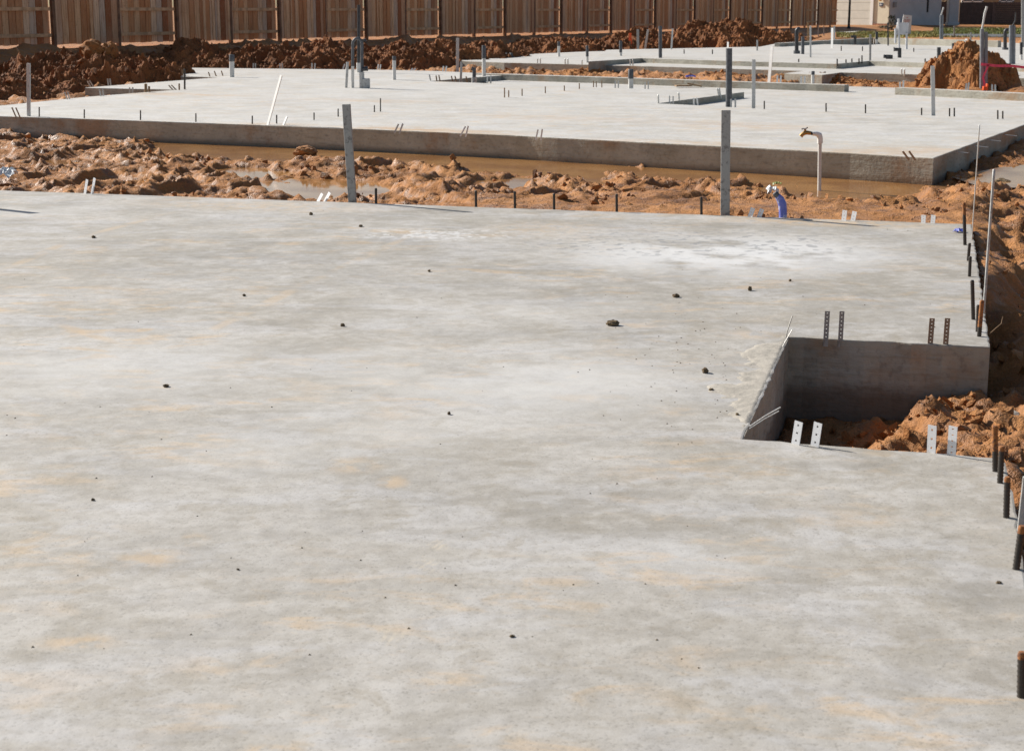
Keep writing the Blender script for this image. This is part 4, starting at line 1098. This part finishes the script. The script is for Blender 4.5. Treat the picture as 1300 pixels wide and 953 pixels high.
# middle slab bolts and straps
GM = 'anchor bolts on the front edge of the middle slab'
FB_ = [(49.8, 148.6, 136), (107, 150.4, 139), (178.4, 152.6, 140), (248.7, 155, 144), (320.3, 157.6, 147), (351.2, 157.2, 146), (398.7, 152.4, 143), (429.3, 148.3, 138), (475.3, 142.6, 133.8), (483, 142, 125)]
for i, (x, y0, y1) in enumerate(FB_):
    rod(x, y0, x, y1, .0095, f'{ORD[i]} anchor bolt from the left along the front of the middle slab', group=GM, thread=False)
GR = 'rods in the row across the middle slab'
for i, (x, y0, y1) in enumerate([(640.5, 124, 111.5), (645.8, 123.6, 114.7), (662.8, 122, 112.8), (692.3, 118.6, 110), (716.4, 115.6, 108.8), (735.5, 113.2, 105.7), (753.5, 110, 102.8), (757, 110, 103.5), (764, 110.5, 102.5)]):
    rod(x, y0, x, y1, .011, f'{ORD[i]} brown rod from the left in the row crossing the middle slab', group=GR, thread=False, mats=('twig', 'twig'))
GG = 'bolts on the garage floor edge'
for i, (x, y0, y1) in enumerate([(970.3, 137.8, 128.3), (1048.7, 142, 131), (1098.8, 144, 132.5), (1170, 146.4, 137), (1205.5, 146.5, 137.5), (1211.5, 147.5, 137), (1266.7, 151.5, 140), (1273, 151, 141)]):
    rod(x, y0, x, y1, .011, f'{ORD[i]} bolt from the left along the garage floor edge', 'bolt', group=GG, thread=False)
GT = 'pairs of straps on the middle slab'
pairs = [('at the left end of the middle slab front', [(20, 148, 15, 136.5), (25, 148.3, 20, 136.8)], 2.0, 'rusty_strap'),
         ('on the sandy edge right of the leaning stake', [(502, 166, 506, 157.5), (508, 166.3, 511.5, 157)], 2.2, 'stake_pale'),
         ('halfway along the middle slab front edge', [(586, 169.8, 591, 160.5), (592, 170, 594.5, 160)], 2.0, 'white'),
         ('on the front edge below the dark stub', [(681, 174, 683, 164.5), (687, 174.4, 688.5, 164)], 2.0, 'white'),
         ('near the middle slab right front corner', [(1151.5, 199.5, 1146, 192.3), (1159.5, 199.8, 1154, 192)], 2.6, 'rusty_strap'),
         ('on the left back edge by the first step', [(85.5, 126.5, 82, 117), (88.5, 126.2, 85.5, 116.5)], 1.8, 'galv'),
         ('leaning left on the first step corner', [(115, 110.5, 110.5, 103), (118.5, 110.2, 113.5, 102.5)], 1.8, 'galv'),
         ('standing before the first step wall', [(128, 122.5, 126, 113.3), (131.5, 122.2, 130, 113.2)], 2.2, 'galv'),
         ('on the narrow step between the two step walls', [(137.5, 108, 136.5, 100), (140.5, 107.8, 139.5, 100)], 2.0, 'galv'),
         ('standing before the second step wall', [(164.5, 118.5, 164.5, 111), (168, 118.2, 168.5, 111)], 2.0, 'galv'),
         ('at the left end of the middle slab back edge', [(321.5, 86.8, 321.5, 80.5), (324.3, 86.8, 324.3, 80.5)], 1.6, 'galv'),
         ('second along the middle slab back edge', [(355.3, 86.8, 355.3, 80.5), (358.3, 86.8, 358.3, 80.5)], 1.6, 'galv'),
         ('behind and left of the black plumbing', [(396, 87.2, 396, 80.5), (399.5, 87.2, 400, 80.5)], 1.6, 'white'),
         ('leaning behind the thin grey pipe', [(435.5, 87.5, 437.5, 81.5), (438.8, 87.5, 441, 81.5)], 1.8, 'white'),
         ('on the back edge right of the black plumbing', [(479.5, 88.8, 480.3, 82), (482.3, 88.8, 483.4, 82)], 1.6, 'white'),
         ('lying low before the dark dirt ridge', [(521, 90, 524, 87), (524.5, 90, 527.5, 87)], 1.6, 'white'),
         ('on the back edge at the far slab corner', [(562, 91, 563, 84), (565.5, 91, 567, 84)], 1.8, 'white'),
         ('in the left slab recess before the elbow pipe', [(618.5, 106, 618.8, 96.5), (623, 105.6, 623, 96)], 1.8, 'stake_pale'),
         ('on the garage floor left of the thick stub', [(781, 111, 781, 103), (785, 111, 785, 102.5)], 1.6, 'stake_pale'),
         ('on the garage floor right of the thick stub', [(819, 112, 819, 104), (823, 112, 823, 103.5)], 1.6, 'stake_pale'),
         ('on the near edge of the dark raised recess', [(881, 133.5, 880.5, 124.5), (886, 133.8, 884.6, 124.2)], 2.0, 'white'),
         ('at the foot of the tall thick dark pipe', [(928, 135.5, 928, 126), (933.5, 135.6, 933.5, 125.5)], 2.2, 'stake_pale'),
         ('at the left tip of the dark raised recess', [(850, 131.8, 850, 121.5), (854.5, 132, 854.5, 122)], 1.6, 'stake_pale'),
         ('standing behind the kerb by the white leaning stake', [(986.5, 103.5, 987, 96), (991, 103.5, 991.4, 96)], 2.2, 'white'),
         ('standing behind the kerb left of its end', [(1017, 105.5, 1017, 97), (1021.5, 105.5, 1021.8, 97)], 2.2, 'white'),
         ('at the left end of the right kerb', [(1142.5, 111.5, 1142.5, 104), (1146.5, 111.5, 1147, 102)], 2.2, 'white'),
         ('behind the right kerb under the mound', [(1226, 114.5, 1227, 106), (1229, 114.5, 1230, 105)], 2.0, 'stake_pale'),
         ('behind the right kerb right of the conduits', [(1259.5, 116, 1259.5, 107.5), (1263.5, 116, 1263.5, 107.5)], 2.0, 'stake_pale')]
for (where, two, w, mt) in pairs:
    for s, (a, b, c, d) in zip(('left', 'right'), two):
        strap(a, b, c, d, w, mt, f'{s} strap of the pair {where}', GT, holes=False, yaw=-.3)
for (x, y0, x1, y1, r, mt, lab) in [(185.2, 117.3, 185, 106.5, .028, 'scrap_wood', 'thick brown rod before the first step wall'), (189.4, 117, 189.2, 109.5, .02, 'twig', 'short brown rod right of the thick brown one'),
                                (227.6, 114.5, 227.4, 106.2, .016, 'twig', 'short rod at the end of the first step wall'), (234.5, 113.6, 234.5, 88, .018, 'steel', 'tall thin dark rod at the end of the first step wall'),
                                (219.5, 114.3, 214, 108.3, .012, 'twig', 'thin rod leaning left at the end of the step wall'), (223.5, 114.2, 217.5, 108, .012, 'twig', 'second thin rod leaning left at the step wall end'),
                                (232, 96.5, 231.5, 88.5, .014, 'twig', 'thin rod on the second step behind the tall rod'), (194.5, 93.5, 192.5, 88, .014, 'twig', 'thin leaning rod left on the upper step'),
                                (266.5, 97.4, 264.5, 91.5, .014, 'twig', 'thin leaning rod left of the thick stub'), (274.5, 97, 272, 90.3, .014, 'twig', 'thin leaning rod next to the thick stub'),
                                (283, 96.5, 281, 90, .014, 'twig', 'thin leaning rod touching the thick stub from the left'),
                                (546.5, 102.6, 545, 95, .016, 'galv', 'leaning pale rod at the left slab recess'), (554.5, 102.6, 553.5, 96, .014, 'twig', 'first thin rod in the left slab recess'),
                                (558.5, 102.6, 557, 95.5, .014, 'twig', 'second thin rod in the left slab recess'), (574.5, 103, 573, 96.5, .014, 'twig', 'third thin rod in the left slab recess'),
                                (579, 103, 577.5, 96.5, .014, 'twig', 'fourth thin rod in the left slab recess'), (593, 103.3, 591.5, 97, .014, 'twig', 'fifth thin rod in the left slab recess'),
                                (835.8, 131.5, 835.5, 121, .016, 'wire', 'thin pale rod at the left end of the dark recess edge'), (862, 127.5, 861.5, 118, .016, 'wire', 'thin pale rod on top of the dark recess edge'),
                                (912, 121, 910.5, 112.5, .016, 'wire', 'thin rod on the dark raised edge left of the tall pipe'), (914.5, 121, 913, 112, .016, 'wire', 'second thin rod on the raised edge left of the tall pipe')]:
    rod(x, y0, x1, y1, r, lab, 'rod', 'thin_rod', 'thin rods on the middle slab', mats=(mt, mt), thread=False)
GN = 'form pins sticking out of the middle slab right face'
for i, (x, y) in enumerate([(1217, 189.5), (1243, 182.5), (1259.5, 175), (1280, 168.5)]):
    b = at(x, y, 0) ; m = MB(); m.tube([Vector((-.04, .02, -.02)), Vector((.10, -.05, -.03))], .006, 6); o = m.build('form_pin', M['wire']); o.location = b + Vector((0, 0, -.01))
    tag(o, f'{ORD[i]} pale form pin from the front corner on the right face of the middle slab', 'pin', GN)
GF = 'bolts on the raised floor edge of the far slab'
for i, (x, y0, y1) in enumerate([(868.5, 68.5, 63), (904.5, 69, 63), (1062.8, 81.5, 74.8), (1074, 80, 75.5), (1081.5, 79.3, 74.5), (1090.5, 78.8, 74.2), (1094.3, 78.5, 70.5), (1174.5, 79.7, 74.5), (1014, 79, 75), (1068, 65, 58.5), (1095, 65, 59), (1135, 65.5, 60), (1160, 66, 61)]):
    rod(x, y0, x, y1, .018, f'{ORD[i]} small bolt in the scattered row on the raised far floor', 'bolt', group=GF, thread=False, z=RZ)
for i, (x, y0, y1) in enumerate([(682.5, 80.5, 74.5), (686, 80.6, 74.5), (717.5, 81.5, 75), (721, 81.5, 75), (739, 82, 76), (800, 83.5, 76), (803.5, 83.6, 76), (880, 76, 71.5), (884, 76, 71.5), (1144.7, 94, 88), (1148.3, 94.2, 88)]):
    rod(x, y0, x, y1, .018, f'{ORD[i]} thin pale bolt from the left along the far slab front edge', 'bolt', group='bolts on the front edge of the far slab', thread=False, mats=('wire', 'wire'))
b = at(637, 73, 0.0); m = MB()
for i in range(5): m.box((i * .14 - .3, 0, .07), (.06, .5, .14), .25)
m.box((0, 0, .02), (.8, .6, .04), .0); o = m.build('lumber_bundle', M['wrap']); o.location = b; tag(o, 'dark low bundle of scraps on the left end of the far slab', 'scrap bundle')

# ------------------------------------------------------------------ background
# white sign stand and notice board
b = at(1142, 62.5, .13); k = m_per_px(b)
e = empty('sign_stand', b, 'white board on three thin legs on the far slab', 'sign')
def loc_(x, y, base=None): return over(b, x, y) - b
m = MB(); c0, c1 = loc_(1137.2, 44.5), loc_(1154, 28.5)
pl = [loc_(1137, 44.3), loc_(1152.5, 44.3), loc_(1154.2, 29), loc_(1139, 28.8)]
m.add(pl + [q + Vector((0, .05, 0)) for q in pl], [(0, 1, 2, 3), (7, 6, 5, 4), (0, 4, 5, 1), (1, 5, 6, 2), (2, 6, 7, 3), (3, 7, 4, 0)]); m.build('board', M['sign_grey'], e)
for (x0, y0, x1, y1) in [(1136.4, 55, 1136.6, 36.5), (1141.2, 62.4, 1140.5, 24), (1150.5, 62.6, 1150.8, 42)]:
    m = MB(); m.tube([loc_(x0, y0) + Vector((0, -.03, 0)), loc_(x1, y1) + Vector((0, -.03, 0))], .038, 8); m.build('leg', M['sign_grey'], e)
b = at(1151.5, 45.5, .1); k = m_per_px(b)
e = empty('notice_board', b, 'tall white notice board with red lettering behind the sign stand', 'sign')
pl = [loc_(1143.5, 45), loc_(1156, 45), loc_(1157.8, 20.2), loc_(1147.3, 19)]
m = MB(); m.add(pl + [q + Vector((0, .06, 0)) for q in pl], [(0, 1, 2, 3), (7, 6, 5, 4), (0, 4, 5, 1), (1, 5, 6, 2), (2, 6, 7, 3), (3, 7, 4, 0)]); m.build('board', M['white'], e)
m = MB(); rnd = random.Random(2)
for (x0, x1, y) in [(1151.3, 1153.3, 22.6), (1147.3, 1155.6, 25.6), (1148.5, 1154.5, 27.6)]:
    x = x0
    while x < x1:
        w = rnd.uniform(.5, .9)
        q = loc_(x, y) + Vector((0, -.012, 0)); m.slat(q, (w * k * .42, .008, rnd.uniform(.9, 1.6) * k))
        if rnd.random() < .6: m.slat(q + Vector((w * k * .2, -.004, rnd.uniform(-.5, .6) * k)), (w * k * .8, .006, .4 * k))
        x += w + .35
m.build('red_lettering', M['red_ink'], e)

# cream house
HC = deep(1127.5, 34.3, 112.0); hl = Vector((-.66, .751, 0)); hr = Vector((.751, .66, 0))
house = empty('house', HC, 'cream house with garage door and grey shaded side beyond the site', 'house')
def quadbox(m, o, u, lu, v, lv, z0, z1, mi=0):
    q = [o, o + u * lu, o + u * lu + v * lv, o + v * lv]
    m.add([p + Vector((0, 0, z0)) for p in q] + [p + Vector((0, 0, z1)) for p in q], [(3, 2, 1, 0), (4, 5, 6, 7), (0, 1, 5, 4), (1, 2, 6, 5), (2, 3, 7, 6), (3, 0, 4, 7)], mi)
O = Vector((0, 0, 0))
m = MB(); quadbox(m, O, hl, 9, hr, 6.4, -.4, 3.1); wl = m.build('wall', M['cream'], house)
m = MB(); quadbox(m, O - hl * .02 + hr * .06, -hl, .03, hr, 6.3, -.3, 3.05); m.build('shaded_side', M['grey_wall'], house)  # thin panel whose blue grey colour paints this wall's shade
m = MB(); A_, B_ = hl * -.5 + hr * -.5, hl * 9.5 + hr * 9.9
rv = [hl * -.5 + hr * -.08, hl * 9.1 + hr * -.08, hl * 9.1 + hr * 6.9, hl * -.5 + hr * 6.9]
ap = [hl * 4.5 + hr * 2.2, hl * 4.5 + hr * 4.6]
m.add([p + Vector((0, 0, 3.1)) for p in rv] + [p + Vector((0, 0, 5)) for p in ap], [(0, 1, 4), (1, 2, 5, 4), (2, 3, 5), (3, 0, 4, 5), (3, 2, 1, 0)]); m.build('roof', M['roof'], house)
m = MB()
for i in range(4): quadbox(m, hl * 1.55 - hr * .06 + Vector((0, 0, .02 + .56 * i)), hl, 4.9, hr, .05, 0, .545)
gd = m.build('garage_door', M['garage'], house)
m = MB(); quadbox(m, hl * 1.30 - hr * .09, hl, .24, hr, .08, 0, 2.5); quadbox(m, hl * 6.46 - hr * .09, hl, .2, hr, .08, 0, 2.5); quadbox(m, hl * 1.30 - hr * .09, hl, 5.36, hr, .08, 2.5, 2.7); m.build('door_frame', M['trim'], gd)
m = MB(); quadbox(m, hl * .50 - hr * .05, hl, .32, hr, .05, 1.42, 1.66); pq = m.build('number_plaque', M['plaque'], house)
m = MB()
for i, w in enumerate((.03, .07, .05)): quadbox(m, hl * (.56 + .08 * i) - hr * .065, hl, w, hr, .012, 1.50, 1.58)
m.build('numerals', M['white'], pq)
m = MB(); q = hl * .66 - hr * .16; m.tube([q + Vector((0, 0, z)) for z in (1.78, 1.82, 2.05, 2.12)], [.05, .11, .14, .05], 8); lt = m.build('wall_lantern', M['amber'], house)
m = MB(); m.box(q + Vector((0, 0, 2.16)), (.2, .2, .06)); m.build('lantern_cap', M['lamp'], lt)
m = MB(); quadbox(m, O - hr * .02 + hl * -.03, -hl, .0, hr, 0, 0, 0) if False else quadbox(m, hr * .35 - hl * .10, -hl, .12, hr, .26, 1.35, 1.72); m.build('meter_box', M['conduit'], house)
m = MB(); m.tube([hr * 4.6 - hl * .08 + Vector((0, 0, 1.0)), hr * 4.6 - hl * .08 + Vector((0, 0, 3.0))], .07, 8); m.build('downpipe', M['lamp'], house)
m = MB(); quadbox(m, hl * -.02 - hr * .12, hl, 1.25, hr, .10, -.2, .22); quadbox(m, O - hl * .10 - hr * .12, -hl, .02, hr, .2, -.2, .2); m.build('brick_base', M['brick'], house)
# shrub at the corner of the house
def shrub(name, c, w, h, n, label, cat, seed):
    rnd = random.Random(seed); m = MB()
    e = empty(name, c, label, cat)
    for i in range(n):
        a = rnd.random() * 6.28; r = (rnd.random() ** .5) * w / 2; z = rnd.random() * h
        r *= (1 - (z / h) ** 2 * .5)
        p = Vector((math.cos(a) * r, math.sin(a) * r, z)); s = rnd.uniform(.03, .07)
        d1 = Vector((rnd.uniform(-1, 1), rnd.uniform(-1, 1), rnd.uniform(-.3, 1))).normalized() * s; d2 = d1.cross(Vector((rnd.uniform(-1, 1), rnd.uniform(-1, 1), .3))).normalized() * s * .5
        m.add([p - d1, p + d2, p + d1, p - d2], [(0, 1, 2, 3)])
    m.build('foliage', M['dark_green'], e)
    m = MB()
    for i in range(7):
        a = i * .9; m.tube([(0, 0, 0), (math.cos(a) * w * .25, math.sin(a) * w * .25, h * .75)], [.02, .008], 5)
    m.build('stem', M['twig'], e)
shrub('shrub', deep(1131.5, 41, 100), .75, 1.05, 420, 'dark leggy shrub at the corner of the cream house', 'shrub', 3)
shrub('shrub', deep(1121, 40.5, 102), .9, .40, 220, 'low brownish shrub under the number plaque', 'shrub', 4)

# porch pillar, dark fence, tan house
pb = deep(1203.2, 31.5, 116); k = 116 / F
e = empty('porch_pillar', pb, 'pale blue grey porch pillar right of the cream house', 'pillar')
m = MB(); m.box((7 * k, .35, 2.0), (13.2 * k, .7, 4.2)); m.build('shaft', M['grey_wall'], e)
m = MB(); m.box((7 * k, .35, .05), (14.6 * k, .82, .22)); m.build('plinth', M['grey_wall'], e)
db = deep(1196.5, 30.5, 120); k = 120 / F
e = empty('side_gate', db, 'dark brown side gate between the cream house and the grey pillar', 'gate')
m = MB()
for i in range(7): m.slat(((i - 3) * 2.0 * k, 0, .80), (1.85 * k, .04, 1.72))
m.build('boards', M['brown_fence'], e)
m = MB(); m.slat((0, -.045, 1.72), (14 * k, .05, .10)); m.slat((0, -.045, .20), (14 * k, .05, .10)); m.build('gate_frame', M['brown_frame'], e)
m = MB(); m.slat((0, .2, 1.98), (16 * k, .15, .22)); m.build('lintel', M['trim'], e)
bb = deep(1217, 31, 117); k = 117 / F
e = empty('board_fence', bb, 'dark brown garden fence with a framed slatted gate at the far right', 'fence')
m = MB()
for i in range(22): m.slat(((i + .5) * 1.9 * k, 0, .78), (1.82 * k, .03, 1.62))
m.build('boards', M['brown_fence'], e)
m = MB()
for i in range(9): m.slat((62 * k, -.02, .12 + .155 * i), (33 * k, .03, .145))
gt = m.build('gate', M['brown_fence'], e)
m = MB(); m.slat((43.5 * k, -.03, .78), (4 * k, .06, 1.66)); m.slat((81 * k, -.03, .78), (4 * k, .06, 1.66)); m.slat((62 * k, -.03, 1.52), (34 * k, .06, .16)); m.build('gate_frame', M['brown_frame'], gt)
m = MB(); m.slat((100 * k, 0, .78), (34 * k, .03, 1.6)); m.build('boards', M['brown_fence'], e)
tb = deep(1214, 29, 128); k = 128 / F
e = empty('house', tb, 'tan stucco house with white framed windows behind the brown fence', 'house')
m = MB(); m.box((60 * k, 3.0, 2.6), (124 * k, 6, 6.0)); m.build('wall', M['tan_wall'], e)
for (x0, x1) in [(1219, 1246.5), (1266.5, 1285)]:
    w = (x1 - x0) * k; cx = ((x0 + x1) / 2 - 1214) * k
    m = MB()
    for dx in (-.5, 0, .5): m.slat((cx + dx * (w - .12), -.04, 2.45), (.13 if dx else .09, .10, 1.7))
    m.slat((cx, -.04, 1.66), (w, .10, .12)); m.slat((cx, -.04, 3.26), (w, .10, .12)); wf = m.build('window', M['trim'], e)
    m = MB(); m.slat((cx, -.015, 2.45), (w - .1, .025, 1.5)); m.build('pane', M['glass'], wf)
m = MB(); v = [(-.8, -.8, 5.6), (124 * k + .8, -.8, 5.6), (124 * k + .8, 6.8, 5.6), (-.8, 6.8, 5.6), (2.5, 3, 7.3), (124 * k - 2.5, 3, 7.3)]
m.add(v, [(0, 1, 5, 4), (1, 2, 5), (2, 3, 4, 5), (3, 0, 4), (3, 2, 1, 0)]); m.build('roof', M['roof'], e)
# lamp post
lb = deep(1077.2, 42.5, 97); e = empty('lamp_post', lb, 'black lamp post on the grass before the cream house', 'lamp post')
m = MB(); m.tube([(0, 0, -.2), (0, 0, .25), (0, 0, .32), (0, 0, .5)], [.17, .16, .10, .075], 12); m.build('base', M['lamp'], e, True)
m = MB(); m.tube([(0, 0, .5), (0, 0, 3.6)], [.075, .055], 12); m.build('pole', M['lamp'], e, True)
m = MB(); m.tube([(0, 0, 3.6), (0, 0, 3.68), (0, 0, 4.05), (0, 0, 4.2)], [.08, .14, .20, .05], 8); m.build('lantern', M['amber'], e, True)

# sheets on the far ground
def sheet(name, pts, mat, kind='structure', lift=.0):
    m = MB(); m.add([Vector((p.x, p.y, p.z + lift)) for p in pts], [list(range(len(pts)))])
    return tag(m.build(name, M[mat]), kind=kind)
zz = .135
road = [at(x, y, zz) for x, y in [(1196, 46.3), (1240, 46.8), (1330, 47.6), (1330, 43.9), (1240, 43.4), (1198, 43.2)]]
sheet('road', road, 'asphalt')
drv = [at(x, y, zz + .0) for x, y in [(1060, 41.2), (1075, 42.3), (1084, 42.2), (1092, 39.8), (1098, 36.8), (1104, 34.6), (1060, 34.4)]]
sheet('driveway', drv, 'driveway')
gm = MB(); gd_ = MB(); rnd = random.Random(12)
road_p = [(p.x, p.y) for p in road]; drv_p = [(p.x, p.y) for p in drv]
for i in range(26000):
    y = rnd.uniform(37.2, 48.4); x = rnd.uniform(1062, 1325)
    if x < 1185 and y < 41.5: continue
    p = at(x, y, .09)
    if inside(road_p, np.array([p.x]), np.array([p.y]))[0] or inside(drv_p, np.array([p.x]), np.array([p.y]))[0]: continue
    if y > 46.8 and rnd.random() < .6: continue
    h = rnd.uniform(.06, .14); a = rnd.random() * 3.14; w = .03
    d = Vector((math.cos(a) * w, math.sin(a) * w, 0)); tip = Vector((rnd.uniform(-.05, .05), rnd.uniform(-.05, .05), h))
    (gd_ if (y > 46 and rnd.random() < .8) or rnd.random() < .16 or (x < 1190 and rnd.random() < .5) else gm).add([p - d, p + d, p + tip + d * .3, p + tip - d * .3], [(0, 1, 2, 3)])
tag(gm.build('grass', M['grass']), 'green verge grass beyond the far slab', 'grass', kind='stuff')
tag(gd_.build('dry_grass', M['grass_dry']), 'yellowing grass along the far kerb', 'grass', kind='stuff')

# ------------------------------------------------------------------ light, sky, camera
EL, AZ = R(33), R(-56)          # sun stands ahead and to the left
sd = Vector((math.sin(AZ) * math.cos(EL), math.cos(AZ) * math.cos(EL), math.sin(EL)))
L = bpy.data.lights.new('sun', 'SUN'); L.energy = 5.0; L.angle = R(.53); L.color = (1, .955, .88)
lo = bpy.data.objects.new('sun', L); COL.objects.link(lo); lo.rotation_euler = (-sd).to_track_quat('-Z', 'Y').to_euler(); lo.location = (-30, 20, 30)
W = bpy.data.worlds.new('World'); sc.world = W; W.use_nodes = True
nt = W.node_tree; bg = nt.nodes['Background']
sky = nt.nodes.new('ShaderNodeTexSky'); sky.sky_type = 'NISHITA'; sky.sun_disc = False
sky.sun_elevation = EL; sky.sun_rotation = AZ; sky.air_density = 1.0; sky.dust_density = 1.2
nt.links.new(sky.outputs[0], bg.inputs[0]); bg.inputs[1].default_value = .06

cam = bpy.data.cameras.new('camera'); co = bpy.data.objects.new('camera', cam); COL.objects.link(co)
co.location = (0, 0, CAMH); co.rotation_euler = (R(90) - T, 0, 0)
cam.sensor_fit = 'HORIZONTAL'; cam.sensor_width = 36; cam.lens = 36 * F / 1300
cam.shift_y = -(953 / 2 - CY) / 1300
cam.clip_start = .1; cam.clip_end = 8000
cam.dof.use_dof = True; cam.dof.focus_distance = 9.5; cam.dof.aperture_fstop = 9
sc.camera = co
sc.render.resolution_x, sc.render.resolution_y = 1024, 750
sc.view_settings.view_transform = 'Standard'; sc.view_settings.look = 'None'
sc.view_settings.gamma = 1; sc.view_settings.exposure = .50; sc.view_settings.use_curve_mapping = False
sc.render.engine = 'CYCLES'
try:
    sc.cycles.use_denoising = True
    sc.cycles.max_bounces = 6
except Exception: pass
